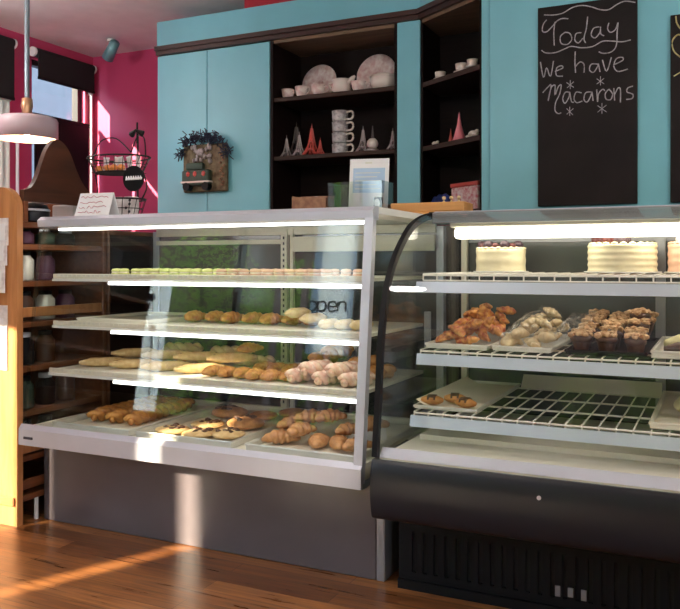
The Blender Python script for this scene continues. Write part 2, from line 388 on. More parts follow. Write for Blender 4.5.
# ------------------------------------------------------------------ chalkboards
PB = 3.897  # face of the front panel (3.91-.012) minus a hair
YBD = 3.88
bx0, bx1, bz0, bz1 = -.797, -.347, 1.322, 2.275
t = thing('chalkboard', 'blackboard with chalk words Today We have Macarons', 'chalkboard', (bx0, YBD, bz0))
MB().box((0, 0, 0), (bx1-bx0, .0165, bz1-bz0), .002).build('board', 'blackboard', t)
def bmap(px, py):
    """point of the written text, as a fraction of the board, to board metres"""
    u = (px-536)/(637-536); top = 7.5-10.5*u; bot = 206-2.5*u
    v = (bot-py)/(bot-top)
    return (u*(bx1-bx0), -.0015, v*(bz1-bz0))
def A1(l): return [(530+x/6.18, y/6.18) for x, y in l]
def A2(l): return [(530+x/6.18, 60+y/6.18) for x, y in l]
S = {'chalk_wave': [A1([(78, 90), (140, 92), (200, 82), (260, 50), (320, 38), (380, 48), (440, 68), (490, 68), (540, 38), (590, 20), (650, 30)]),
                   A1([(62, 308), (90, 325), (150, 325), (215, 302), (255, 288), (320, 298), (390, 292), (450, 262), (510, 262), (570, 268), (622, 258)])],
 'chalk_word_today': [A1([(95, 120), (72, 150), (68, 190), (95, 195), (130, 165), (165, 128), (200, 115), (235, 118)]), A1([(150, 135), (142, 200), (145, 280)]),
   A1([(215, 200), (185, 225), (190, 268), (230, 275), (258, 245), (245, 208), (215, 200)]),
   A1([(318, 205), (285, 210), (278, 250), (300, 268), (328, 240)]), A1([(358, 108), (350, 180), (335, 240), (345, 268)]),
   A1([(430, 172), (395, 180), (380, 220), (405, 240), (435, 205), (438, 172), (440, 215), (460, 228)]),
   A1([(490, 150), (482, 185), (500, 208), (530, 190), (545, 150), (540, 210), (535, 290), (505, 328), (455, 335), (428, 325)])],
 'chalk_words_we_have': [A2([(55, 10), (75, 105), (95, 45), (120, 100), (140, 5)]), A2([(150, 70), (200, 50), (190, 35), (160, 50), (160, 95), (200, 100)]),
   A2([(280, -50), (278, 20), (282, 80)]), A2([(280, 45), (310, 15), (335, 30), (335, 80)]),
   A2([(420, 30), (380, 30), (370, 65), (395, 80), (420, 45), (425, 30), (435, 78)]), A2([(450, 5), (475, 75), (505, -10)]),
   A2([(525, 35), (575, 10), (570, -8), (535, 0), (520, 45), (545, 78), (605, 65)])],
 'chalk_word_macarons': [A2([(70, 200), (105, 165), (125, 155), (105, 250)]), A2([(105, 245), (125, 170), (150, 155), (150, 215), (170, 165), (190, 155), (180, 210), (155, 260), (150, 310), (170, 330), (190, 325)]),
   A2([(245, 200), (215, 200), (200, 240), (215, 268), (240, 230), (245, 200), (255, 255), (270, 262)]), A2([(320, 205), (285, 200), (272, 240), (290, 265), (325, 255)]),
   A2([(380, 200), (345, 205), (335, 245), (355, 262), (378, 225), (385, 200), (392, 255)]), A2([(415, 185), (420, 262), (425, 215), (450, 185), (465, 195)]),
   A2([(490, 185), (468, 210), (472, 245), (500, 250), (512, 215), (490, 185)]), A2([(520, 180), (525, 255)]), A2([(522, 225), (545, 180), (560, 190), (560, 268)]),
   A2([(635, 170), (605, 180), (600, 205), (635, 220), (630, 245), (595, 250)])]}
stars = [A2([(225, 140), (270, 170)]), A2([(248, 125), (248, 180)]), A2([(270, 135), (228, 172)]), A2([(415, 120), (460, 152)]), A2([(438, 105), (438, 160)]), A2([(460, 118), (415, 152)]),
         A2([(225, 300), (265, 340)]), A2([(245, 290), (245, 345)]), A2([(268, 300), (225, 335)]), A2([(420, 285), (475, 325)]), A2([(447, 270), (447, 335)]), A2([(475, 282), (420, 325)])]
for i in range(4): S['chalk_star' + ' '*i] = stars[3*i:3*i+3]
for nm, strokes in S.items():
    mm = MB()
    for st in strokes: mm.tube(smooth_path([bmap(*p) for p in st], 5), .0018 if 'star' in nm else .0028, 5)
    mm.build(nm.strip(), 'chalk', t)
t = thing('chalkboard', 'second blackboard at the right picture edge with yellow chalk swirl', 'chalkboard', (-.207, YBD, bz0))
MB().box((0, 0, 0), (.45, .0165, .84), .002).build('board', 'blackboard', t)
mm = MB()
def cmap(px, py): return ((px-669)*.00452, -.0015, .84-(py-11)*.0046)
mm.tube(smooth_path([cmap(*p) for p in ((674, 13), (675, 20), (680, 27), (688, 30))], 5), [.012]*11+[.018]*5, 6, flat=.3)
mm.tube(smooth_path([cmap(*p) for p in ((684, 38), (677, 31), (671, 36), (672, 46), (680, 54), (692, 57))], 5), .011, 6, flat=.3)
mm.tube(smooth_path([cmap(*p) for p in ((672, 71), (680, 67), (690, 64))], 5), .007, 6, flat=.4)
mm.build('chalk_swirl', 'chalky', t)

# ------------------------------------------------------------------ ornament on the cupboard door
t = thing('hanging_plaque', 'rustic plaque with a dark tinsel garland and small truck, hung on teal cupboard', 'wall decoration', (-2.93, 4.165, 1.497))
MB().box((-.165, 0, 0), (.165, .03, .3), .008).build('board', 'straw', t)
m = MB()
g = random.Random(3)
for i in range(260):
    u = g.random(); x = -.2+.4*u; z = .3+.045*math.sin(PI*u)-(.06 if u < .12 or u > .86 else 0)+g.gauss(0, .016)
    a = g.random()*PI*2; l = .02+.02*g.random()
    m.tube([(x, -.012+g.gauss(0, .008), z), (x+l*math.cos(a), -.02+g.gauss(0, .012), z+l*math.sin(a)-.006)], .0035, 3)
m.build('garland', 'navy', t)
m = MB().tube([(-.09, -.004, .33), (0, .02, .37), (.09, -.004, .33)], .0022, 5); m.build('hanger', 'ink', t)
m = MB().box((-.14, -.04, .045), (.02, 0, .12), .01, 2).box((-.12, -.035, .12), (-.02, 0, .155), .01, 2)
tr = m.build('toy_truck', 'darkgreen', t); tr.scale = (1.3, 1, 1.3); tr.location = (.035, 0, -.02)
MB().box((-.142, -.043, .058), (.022, -.002, .066)).build('bumper', 'chinaplain', tr)
for x in (-.11, .0): MB().tube([(x, -.045, .04), (x, -.005, .04)], .02, 12).build('wheel', 'blackm', tr)
for x, z in ((-.1, .1), (-.06, .1), (-.01, .1)): MB().blob((x, -.042, z), (.012, .006, .014), 1).build('red_bauble', 'redpaint', tr)
m = MB()
for i in range(24): m.blob((-.1+g.random()*.17, -.008, .19+g.random()*.1), (.014, .012, .018), 1, .2, g)
m.build('berries', 'pewter', t)
m = MB()
for i in range(14): m.blob((.12+g.random()*.03, -.004, .04+i*.017), (.012, .008, .009), 1, .2, g)
m.build('twig_border', 'basketbrown', t)

# ------------------------------------------------------------------ things on the cabinet shelves
Z1, Z2 = ZB+.726+.0268, ZB+.37+.0268   # shelf tops 2.052, 1.696
def plate(x, y, r, label):
    t = thing('dinner_plate', label, 'plate', (x, y, Z1), 0, 'display plates')
    prof = [(0, 0), (r*.6, 0), (r*.68, .006), (r, .02), (r, .024), (r*.66, .010), (0, .005)]
    o = MB().lathe(prof, 40).build('plate_body', 'china', t, True)
    o2 = MB().lathe([(0, .0058), (r*.5, .0062), (r*.5, .0066), (0, .0064)], 28).build('centre_print', 'chinadec', t, True)
    for q in (o, o2): q.rotation_euler = (PI/2-.2, 0, 0); q.location = (0, .01, r)
    return t
plate(-2.265, 4.46, .118, 'rose patterned plate standing left on the top shelf'); plate(-1.875, 4.45, .128, 'larger rose patterned plate standing right on the top shelf')
def cup(x, y, z, r, h, label, rz=0., handle=True, mt='china', sub=None):
    t = thing('tea_cup', label, 'cup', (x, y, z), rz, 'china cups on the top shelf')
    MB().lathe([(0, 0), (r*.6, 0), (r*.62, h*.08), (r*.86, h*.4), (r, h), (r*.95, h), (r*.8, h*.4), (r*.5, h*.12), (0, h*.1)], 24).build('cup_body', mt, t, True)
    if handle: MB().tube(smooth_path([(r*.86, 0, h*.8), (r*1.4, 0, h*.85), (r*1.5, 0, h*.5), (r*.8, 0, h*.25)], 4), r*.09, 6).build('handle', mt, t, True)
    return t
cup(-2.406, 4.30, Z1, .040, .062, 'small china cup at the far left of the top shelf', -.4)
cup(-2.308, 4.30, Z1, .043, .07, 'patterned china cup before the left plate', -.3)
cup(-2.196, 4.30, Z1, .044, .07, 'rose china cup right of two matching cups', 0)
t = thing('cream_jug', 'cream china jug with pouring lip between the two plates', 'jug', (-2.04, 4.30, Z1))
r, h = .06, .085
MB().lathe([(0, 0), (r*.75, 0), (r*.95, h*.35), (r*.85, h*.8), (r, h), (r*.93, h), (r*.8, h*.75), (r*.8, h*.3), (0, h*.1)], 24).build('jug_body', 'chinaplain', t, True)
MB().tube([(r*.7, 0, h*.75), (r*1.25, 0, h*1.08), (r*1.45, 0, h*1.2)], [.022, .014, .006], 8).build('spout', 'chinaplain', t, True)
MB().tube(smooth_path([(-r*.85, 0, h*.9), (-r*1.4, 0, h*.8), (-r*.9, 0, h*.3)], 4), .006, 6).build('handle', 'chinaplain', t, True)
cup(-1.92, 4.28, Z1, .045, .06, 'shallow rose cup before the right plate', .1)
t = thing('oval_tureen', 'wide cream china bowl at the right end of top shelf', 'bowl', (-1.77, 4.30, Z1+.001))
t.scale = (1, .8, .95)
MB().lathe([(0, 0), (.05, 0), (.075, .03), (.082, .08), (.077, .08), (.068, .03), (0, .01)], 24).build('bowl_body', 'chinaplain', t, True)
MB().lathe([(.083, .078), (.086, .082), (.08, .088), (.04, .1), (0, .104)], 24).build('lid', 'chinaplain', t, True)

def tower(x, y, z, h, mt, label, name='tower_figurine'):
    """lattice tower souvenir: four splayed legs that meet in a spire, two platforms"""
    t = thing(name, label, 'figurine', (x, y, z), 0, 'tower figurines on the shelves')
    w = h*.2
    m = MB()
    for sx in (-1, 1):
        for sy in (-1, 1):
            m.tube(smooth_path([(sx*w, sy*w, h*.03), (sx*w*.55, sy*w*.55, h*.22), (sx*w*.28, sy*w*.28, h*.48), (sx*w*.05, sy*w*.05, h*.85)], 3), [h*.04]*4+[h*.03]*6, 5)
    m.tube([(0, 0, h*.45), (0, 0, h*.86)], [h*.05, h*.025], 6)
    for sx in (-1, 1): m.tube(smooth_path([(-w*.8, sx*w*.8, h*.04), (0, sx*w*.8, h*.18), (w*.8, sx*w*.8, h*.04)], 3), h*.02, 4)
    m.build('lattice_legs', mt, t)
    MB().box((-w*.62, -w*.62, h*.2), (w*.62, w*.62, h*.25)).build('platform', mt, t)
    MB().box((-w*.38, -w*.38, h*.44), (w*.38, w*.38, h*.48)).build('platform', mt, t)
    MB().tube([(0, 0, h*.84), (0, 0, h)], [h*.018, h*.006], 5).build('spire', mt, t)
    return t
tower(-2.42, 4.31, Z2, .14, 'pewter', 'small pewter tower figurine at the far left of the shelf')
tower(-2.40, 4.40, Z2, .235, 'darkmetal', 'tall dark tower figurine behind the left pewter ones')
tower(-2.325, 4.30, Z2, .155, 'pewter', 'pewter tower figurine just left of the red one')
tower(-2.245, 4.31, Z2, .2, 'redpaint', 'tall red tower figurine on the lower dark shelf')
tower(-2.183, 4.30, Z2, .11, 'redpaint', 'short red tower figurine right of the tall red one')
tower(-1.905, 4.31, Z2, .16, 'pewter', 'pewter tower figurine right of the stacked mugs')
tower(-1.705, 4.28, Z2, .13, 'pewter', 'pewter tower figurine by the teal post')
t = thing('snow_globe', 'small pewter globe ornament with spire on the lower dark shelf', 'figurine', (-1.84, 4.30, Z2))
MB().lathe([(0, 0), (.036, 0), (.036, .014), (.026, .022), (0, .022)], 18).build('base', 'pewter', t, True)
MB().blob((0, 0, .05), .034, 2).build('globe', 'chinaplain', t, True)
MB().tube([(0, 0, .08), (0, 0, .155)], [.01, .002], 6).build('spire', 'darkmetal', t)
for i, nm in enumerate(('lowest', 'second from the bottom', 'third from the bottom', 'topmost')):
    t = thing('stacked_mug', 'grey patterned mug, %s of the mug tower' % nm, 'mug', (-2.055, 4.31, Z2+.0655*i), -.15, 'stacked mugs')
    MB().lathe([(0, 0), (.042, 0), (.046, .008), (.049, .062), (.046, .062), (.042, .008), (0, .006)], 26).build('mug_body', 'mug', t, True)
    MB().tube(smooth_path([(.045, 0, .052), (.082, 0, .054), (.094, 0, .032), (.08, 0, .01), (.044, 0, .01)], 4), .0062, 7).build('handle', 'chinaplain', t, True)
# corner unit
def onc(u, back=.06): return (-1.509+.424*u+back*.56, 4.2-.29*u+back*.83)
for u, r, nm in ((.2, .03, 'left small white cup on the upper corner shelf'), (.56, .034, 'middle small white cup on the upper corner shelf'), (.8, .028, 'right small white cup on the upper corner shelf, half hidden')):
    p = onc(u, .06 if u < .7 else .03); t = thing('small_cup', nm, 'cup', (p[0], p[1], Z1), 0, 'white cups on the corner shelf')
    MB().lathe([(0, 0), (r*.6, 0), (r*.9, r*.5), (r, r*1.4), (r*.92, r*1.4), (r*.8, r*.5), (0, r*.2)], 20).build('cup_body', 'chinaplain', t, True)
    MB().lathe([(r*.9, 0), (r*1.25, .004), (r*1.25, .007), (r*.5, .003)], 20).build('saucer', 'chinaplain', t, True)
def cone(x, y, z, r, h, mt, label):
    t = thing('cone_figurine', label, 'figurine', (x, y, z), 0, 'cone figurines on the corner shelf')
    MB().lathe([(0, 0), (r, 0), (r*.95, h*.06), (r*.35, h*.55), (r*.12, h*.9), (0, h)], 16).build('cone', mt, t, True)
    MB().lathe([(r*1.1, 0), (r*1.1, h*.04), (r*.9, h*.05)], 16).build('foot', mt, t, True)
p = onc(.52); cone(p[0], p[1], Z2, .034, .155, 'pinkpaint', 'pink cone figurine on the lower corner shelf')
p = onc(.33, .08); cone(p[0], p[1], Z2, .016, .085, 'redpaint', 'thin red figurine left of the pink cone')
for u, s, nm in ((.14, .016, 'tiny white trinket left of the red figurine'), (.7, .014, 'tiny white trinket right of the pink cone'), (.82, .022, 'white trinket at the right end of lower corner shelf')):
    p = onc(u, .05 if u < .8 else .03); t = thing('trinket', nm, 'figurine', (p[0], p[1], Z2), 0, 'white trinkets on the corner shelf')
    MB().blob((0, 0, s*.7), (s*1.3, s, s*.7), 2, .06).build('body', 'chinaplain', t, True)
    MB().blob((s*.8, 0, s*1.25), (s*.5, s*.45, s*.45), 2).build('head', 'chinaplain', t, True)
p = onc(.6, .05)
t = thing('floral_box', 'pink floral print gift box standing in the corner cabinet', 'box', (-1.215, 4.13, ZB+.0272), -.6)
MB().box((-.11, -.03, 0), (.11, .03, .128), .006).build('box_body', 'floral', t)
MB().box((-.114, -.034, .128), (.114, .034, .15), .004).build('lid', 'redpaint', t)
t = thing('folded_cloth', 'dark blue crumpled cloth left of the floral box', 'cloth', (-1.40, 4.25, ZB+.0268), -.6)
m = MB()
for i in range(7): m.blob((-.042+.014*i, g.gauss(0, .008), .058+.012*math.sin(i*1.7)), (.036, .03, .04), 2, .12, g)
m.build('cloth', 'blue', t, True)

# ------------------------------------------------------------------ flat glass bakery case (left)
CX0, CX1 = -2.49, -1.02
lc = thing('bakery_case', 'long silver framed bakery display case with slanted front glass', 'display case', (0, 0, 0))
MB().box((-2.508, 2.437, 0), (-1.03, 3.12, .334), .004).build('base_panel', 'basegrey', lc)
MB().box((-1.0295, 2.437, 0), (-1.0, 3.12, .334), .003).build('side_panel', 'greyleg', lc)
MB().box((CX0, 2.305, .335), (CX1, 3.15, .352)).build('deck_plate', 'greyleg', lc)
# bottom rail
MB().prism([(2.29, .338), (2.3045, .338), (2.32, .353), (2.325, .41), (2.305, .418), (2.291, .4)], 0, CX0, CX1).build('bottom_rail', 'alu', lc)
MB().box((CX0+.03, 2.286, .363), (CX0+.075, 2.2905, .372)).build('name_plate', 'ink', lc)
MB().box((CX0+.012, 2.326, .3525), (CX1-.012, 3.13, .405)).build('case_floor', 'deck', lc)
# posts follow the slant of the glass
def gy(z): return 2.312+(z-.41)*.088/.79
for x in (CX0, CX1-.03):
    if x > CX0: MB().prism([(gy(.41)-.012, .41), (gy(.41)+.018, .41), (gy(1.2)+.018, 1.2), (gy(1.2)-.012, 1.2)], 0, x, x+.03).build('front_post', 'alu', lc)
    else: MB().prism([(gy(.41)-.003, .415), (gy(.41)+.009, .415), (gy(1.2)+.009, 1.195), (gy(1.2)-.003, 1.195)], 0, x, x+.008).build('front_edge_strip', 'acrylic', lc)
    MB().box((x, 3.115, .352), (x+.03, 3.15, 1.2)).build('rear_post', 'alu', lc)
MB().prism([(gy(.41), .412), (gy(.41)+.006, .412), (gy(1.2)+.006, 1.196), (gy(1.2), 1.196)], 0, CX0+.013, CX1-.031).build('front_glass', 'glass', lc)
for x in (CX0+.003, CX1-.012):
    MB().prism([(gy(.41)+.02, .41), (3.114, .41), (3.114, 1.196), (gy(1.2)+.02, 1.196)], 0, x, x+.006).build('end_glass', 'endglass', lc)
# top
MB().prism([(2.388, 1.196), (2.435, 1.19), (2.435, 1.236), (2.405, 1.236), (2.385, 1.222)], 0, CX0, CX1).build('top_rail', 'alu', lc)
MB().box((CX0, 2.4355, 1.212), (CX1, 3.15, 1.235)).build('top_panel', 'white', lc)
MB().box((CX0+.05, 2.445, 1.182), (CX1-.04, 2.48, 1.211), .004).build('light_strip', 'tube', lc)
# rear wall: header, centre post with slots, sliding doors
MB().box((CX0+.03, 3.1, 1.135), (-1.76, 3.12, 1.155)).box((CX0+.03, 3.1, 1.175), (CX1-.03, 3.12, 1.21)).box((-1.70, 3.085, 1.1), (CX1-.03, 3.1, 1.165)).build('rear_header', 'whitewarm', lc)
m = MB().box((-1.765, 3.09, .405), (-1.735, 3.112, 1.2)).box((-1.72, 3.092, .405), (-1.705, 3.112, 1.2))
m.build('centre_upright', 'whitewarm', lc)
m = MB()
for i in range(30): m.box((-1.753, 3.0875, .43+i*.025), (-1.747, 3.0905, .442+i*.025))
m.build('upright_slots', 'ink', lc)
for x0, x1, y in ((CX0+.03, -1.72, 3.125), (-1.76, CX1-.03, 3.138)):
    d = MB().box((x0, y, .41), (x1, y+.008, 1.2)).build('sliding_door', 'darkdoor', lc)
    MB().box((x1-.06, y-.004, .7), (x1-.03, y, .85), .003).build('door_pull', 'alu', d)
# shelves
LS = (1.0, .815, .63)
for k, z in enumerate(LS):
    x0 = -2.42 if k == 0 else -2.40; ys = gy(z)+.022
    s = MB().box((x0, ys+.009, z-.012), (CX1-.035, 2.97, z)).build('shelf', 'whitewarm', lc)
    m = MB().box((x0, ys, z-.012), (CX1-.035, ys+.008, z+.007), .002)
    m.build('front_lip', 'whitewarm', s)
    m = MB()
    n = 56
    for i in range(n): m.box((x0+.02+i*1.3/n, ys-.0015, z-.004), (x0+.032+i*1.3/n, ys+.0002, z+.004))
    m.build('lip_slots', 'panmetal', s)
    MB().box((x0, ys-.004, z-.022), (CX1-.035, ys+.036, z-.0125)).build('light_housing', 'white', s)
    MB().box((-2.13+.03*k, ys-.008, z-.034), (CX1-.04, ys+.03, z-.0225), .002).build('light_strip', 'strip', s)
    for x in (-1.775,):
        MB().prism([(3.088, z-.012), (2.6, z-.014), (3.088, z-.05)], 0, x, x+.004).build('bracket', 'white', s)

# ------------------------------------------------------------------ curved glass refrigerated case (right)
RX0, RX1 = -.945, .56
rc = thing('refrigerated_case', 'black refrigerated display case with curved front glass', 'display case', (0, 0, 0))
MB().box((RX0+.006, 2.46, .05), (RX1, 3.15, .3)).build('base_cabinet', 'blackm', rc)
# bulged front panel
m = MB().prism([(2.5, .278), (2.5, .462)]+[tuple(v) for v in smooth_path([(2.206, .462), (2.197, .445), (2.19, .41), (2.189, .36), (2.196, .31), (2.206, .288), (2.23, .278)], 6)], 0, RX0, RX1)
fp = m.build('front_panel', 'black', rc, True); fp.modifiers.new('edges', 'EDGE_SPLIT').split_angle = math.radians(40)
MB().tube([(-.447, 2.188, .413), (-.447, 2.199, .413)], .006, 10).build('lock', 'alu', rc)
# vent grille with slots
m = MB(); zt, zb = .185, .055
m.box((RX0, 2.425, zt), (RX1, 2.435, .27)).box((RX0, 2.425, .03), (RX1, 2.435, zb))
x = RX0; m.box((x, 2.425, zb), (-.9, 2.435, zt)); n = 36; px = .0365
for i in range(n): m.box((-.9+i*px+.014, 2.425, zb), (-.9+(i+1)*px, 2.435, zt))
m.build('vent_grille', 'blackm', rc)
MB().box((RX0, 2.437, .03), (RX1, 2.445, .27)).build('grille_backing', 'blackvoid', rc)
MB().box((RX0, 2.415, 0), (RX1, 2.46, .03)).build('kick_plate', 'blackm', rc)
for i, x in enumerate((-.447, -.41, -.372)):
    MB().box((x, 2.421, .06+.004*(i % 2)), (x+.016, 2.425, .092), .001).build('control_button', 'greyleg', rc)
PROF = [(2.2, .47), (2.212, .56), (2.223, .637), (2.231, .71), (2.239, .786), (2.256, .868), (2.278, .936), (2.302, .995), (2.336, 1.044), (2.376, 1.086), (2.423, 1.124), (2.476, 1.16), (2.534, 1.188), (2.62, 1.213), (2.718, 1.229)]
PROF = [tuple(v) for v in smooth_path(PROF, 3)]
def off(prof, d):
    r = []
    for i, p in enumerate(prof):
        a = Vector(prof[max(i-1, 0)]); b = Vector(prof[min(i+1, len(prof)-1)]); tn = (b-a).normalized()
        r.append((p[0]+tn.y*d, p[1]-tn.x*d))
    return r
m = MB(); pin = off(PROF, .006); N = len(PROF)
rows = []
for q in (PROF, pin):
    rows.append(([m.bm.verts.new((RX0+.018, p[0], p[1])) for p in q], [m.bm.verts.new((RX1, p[0], p[1])) for p in q]))
for (a, b) in rows:
    for i in range(N-1): m.bm.faces.new((a[i], b[i], b[i+1], a[i+1]))
m.build('curved_glass', 'curved', rc, True)
pin2 = off(PROF, .022)
m = MB(); m.prism(PROF+pin2[::-1], 0, RX0, RX0+.017); m.build('glass_edge_frame', 'blackm', rc)
MB().prism([(p[0], p[1]) for p in pin2]+[(3.1, 1.215), (3.1, .47)], 0, RX0+.003, RX0+.009).build('end_glass', 'endglass', rc)
MB().prism([(3.08, .462), (3.15, .462), (3.15, 1.232), (2.72, 1.232), (2.72, 1.21), (3.08, 1.205)], 0, RX0, RX0+.018).build('end_frame', 'blackm', rc)
MB().box((RX0+.018, 2.718, 1.207), (RX1, 3.15, 1.233), .003).build('top_panel', 'alu', rc)
MB().box((RX0+.018, 2.7, 1.19), (RX1, 2.722, 1.229), .003).build('top_rail', 'greyleg', rc)
fx = MB().box((-.875, 2.735, 1.197), (RX1, 2.86, 1.207)).build('light_fixture', 'whitewarm', rc)
MB().box((-.875, 2.742, 1.176), (RX1, 2.81, 1.196), .004).build('reflector', 'whitewarm', fx)
MB().box((-.86, 2.74, 1.136), (RX1-.02, 2.80, 1.175), .012, 2).build('light_tube', 'tubewarm', fx)
MB().box((RX0+.018, 3.055, .462), (-.905, 3.08, 1.2)).build('rear_post', 'whitewarm', rc)
MB().box((-.212, 3.05, .462), (-.18, 3.08, 1.2)).build('rear_post', 'greyleg', rc)
MB().box((-.9, 3.07, 1.13), (RX1, 3.09, 1.2)).build('rear_header', 'greyleg', rc)
for x0, x1, y in ((-.905, -.19, 3.09), (-.21, RX1, 3.1)):
    MB().box((x0, y, .47), (x1, y+.008, 1.14)).build('sliding_door', 'greydoor', rc)
# floor of the case
MB().box((RX0+.02, 2.215, .462), (RX1, 3.08, .468)).build('case_floor', 'deck', rc)
MB().prism([(2.213, .468), (2.228, .468), (2.25, .49), (2.24, .494)], 0, RX0+.02, RX1).build('glass_channel', 'alu', rc)
MB().box((-.9, 2.5, .4685), (RX1-.01, 2.512, .485)).box((-.9, 2.75, .4685), (RX1-.01, 2.762, .485)).build('floor_ribs', 'whitewarm', rc)
# shelves: blue-grey metal front, white wire rack
RS = ((.99, 2.445), (.756, 2.45), (.566, 2.39))
for k, (z, yf) in enumerate(RS):
    x0 = -.895
    s = MB().prism([(yf, z-.035), (yf+.03, z-.037), (yf+.03, z-.002), (yf+.008, z)], 0, x0, RX1-.01).build('shelf_front', 'alublue', rc)
    m = MB(); z1 = z+.012+(.012 if k == 0 else 0)
    ya, yb = yf+.012+(.03 if k == 0 else 0), 3.04
    xs = x0+.012
    for y in (ya, ya+(yb-ya)*.33, ya+(yb-ya)*.66, yb): m.tube([(xs, y, z1-.004), (RX1-.02, y, z1-.004)], .0032, 6)
    n = int((RX1-.02-xs)/.047)
    for i in range(n+1):
        x = xs+i*.047; m.tube([(x, ya, z1), (x, yb, z1)], .0026, 5)
        m.tube([(x, ya, z1), (x, ya-.001, z1-.02)], .0026, 5)
    m.tube([(xs, ya-.001, z1-.021), (RX1-.02, ya-.001, z1-.021)], .003, 6)
    m.build('wire_rack', 'wire', s)
    if k == 2: MB().prism([(3.0, z+.016), (3.04, z+.016), (3.055, z+.06), (3.05, z+.06)], 0, -.68, -.19).build('rear_ledge', 'whitewarm', s)
    for x in (x0, ):
        MB().prism([(yf+.03, z-.03), (3.05, z-.03), (3.05, z-.005), (yf+.03, z-.005)], 0, x, x+.004).build('bracket', 'greyleg', s)
    MB().tube([(-.195, 3.06, z-.02), (-.195, 3.06, z-.2)], .004, 6).build('support_rod', 'alu', s)
LZ = [z+.015 for z, _ in RS]; LZ[0] = RS[0][0]+.0272
LZ[1] += .0; 
# ------------------------------------------------------------------ pastries
def sheet_tray(name, label, x0, x1, y0, y1, z, mt='panmetal', h=.022, cat='tray', group=None, liner=None):
    t = thing(name, label, cat, ((x0+x1)/2, (y0+y1)/2, z), 0, group)
    a, b = (x1-x0)/2, (y1-y0)/2; m = MB(); w = .006
    m.box((-a+w, -b+w, 0), (a-w, b-w, .004))
    m.box((-a, -b, .002), (a, -b+w, h)).box((-a, b-w, .002), (a, b, h)).box((-a, -b+w, .002), (-a+w, b-w, h)).box((a-w, -b+w, .002), (a, b-w, h))
    m.build('pan', mt, t)
    m = MB(); r = .0045
    m.tube([(-a, -b, h), (a, -b, h), (a, b, h), (-a, b, h)], r, 6, closed=True); m.build('rim', mt, t)
    if liner: MB().box((-a+.012, -b+.012, .0045), (a-.012, b-.012, .006)).build('liner', liner, t)
    return t
def croissant(label, mt='gold', L=.11, Rr=.026, bend=.25, ribs=6, group=None, cat='croissant', name='croissant'):
    t = thing(name, label, cat, (0, 0, 0), 0, group); n = 25; pts = []; rad = []
    for i in range(n):
        u = i/(n-1)*2-1; pts.append((u*L/2, -bend*L*u*u, Rr*.62*(1-.3*u*u)))
        rad.append(max(.003, Rr*(1-.72*abs(u)**1.7)*(1+.13*math.sin(ribs*PI*u+.6))))
    MB().tube(pts, rad, 12, flat=.72).build('crust', mt, t, True); return t
def rescale_z(o): return o
def longbun(label, mt, L, r, twist=0, group=None, cat='pastry', name='long_pastry', fill=None):
    t = thing(name, label, cat, (0, 0, 0), 0, group)
    if twist:
        for s in (0, PI):
            pts = [(-L/2+L*i/30, r*.45*math.cos(twist*i/30*2*PI+s), r*.8+r*.35*math.sin(twist*i/30*2*PI+s)) for i in range(31)]
            rad = [r*.62*min(1, .45+4*min(i, 30-i)/30) for i in range(31)]
            MB().tube(pts, rad, 9).build('strand', mt, t, True)
    else:
        pts = [(-L/2+L*i/16, 0, r*.7) for i in range(17)]; rad = [r*min(1, .35+2.6*min(i, 16-i)/16) for i in range(17)]
        MB().tube(pts, rad, 12, flat=.7).build('crust', mt, t, True)
        if fill:
            MB().tube([(-L*.36+L*.72*i/10, 0, r*1.18) for i in range(11)], [r*.32*min(1, .4+min(i, 10-i)/3) for i in range(11)], 8, flat=.5).build('icing_stripe', fill, t, True)
    return t
def macaron(label, mt, r=.021, group=None):
    t = thing('macaron', label, 'macaron', (0, 0, 0), 0, group)
    MB().lathe([(0, 0), (r*.85, .001), (r, .006), (r, .010), (r*.9, .011)], 18).build('shell', mt, t, True)
    MB().lathe([(r*.88, .0105), (r*.9, .013), (r*.88, .016)], 18).build('filling', 'sugar', t, True)
    MB().lathe([(r*.9, .0155), (r, .0165), (r, .020), (r*.75, .0265), (0, .0285)], 18).build('shell', mt, t, True)
    return t
def cookie(label, mt, r=.045, top=None, group=None, name='cookie', cat='cookie', seed=1, hz=.35):
    t = thing(name, label, cat, (0, 0, 0), 0, group); rr = random.Random(seed)
    MB().blob((0, 0, r*hz*.9), (r, r*.92, r*hz), 3, .035, rr).build('crust', mt, t, True)
    if top:
        m = MB()
        for i in range(9):
            a = rr.random()*6.28; q = r*.62*rr.random()**.5
            m.blob((q*math.cos(a), q*math.sin(a), r*hz*1.72), (r*.2, r*.17, r*.1), 1, .15, rr)
        m.build('topping', top, t, True)
    return t
from mathutils.bvhtree import BVHTree
FOOD = []
def tris(root):
    T = Matrix.LocRotScale(root.location, root.rotation_euler, root.scale); V = []; F = []
    for ch in root.children:
        n = len(V); V += [T @ v.co for v in ch.data.vertices]; F += [[n+i for i in p.vertices] for p in ch.data.polygons]
    return V, F
def settle(root, base=None, steps=24, low=None):
    """rest a piece on the surface below it, lifting it off the pieces it would cut into"""
    V, F = tris(root)
    if base is not None:
        root.location.z += base-min(v.z for v in V)+.0004; V, F = tris(root)
    if low is not None and min(v.z for v in V) < low:
        root.location.z += low-min(v.z for v in V)+.0004; V, F = tris(root)
    for k in range(steps+1):
        lo = [min(v[i] for v in V) for i in range(3)]; hi = [max(v[i] for v in V) for i in range(3)]
        b = BVHTree.FromPolygons(V, F); hit = False
        for l, h, q in FOOD:
            if all(lo[i] < h[i] and hi[i] > l[i] for i in range(3)) and b.overlap(q): hit = True; break
        if not hit or k == steps: break
        root.location.z += .003; V = [v+Vector((0, 0, .003)) for v in V]
    FOOD.append((lo, hi, b))
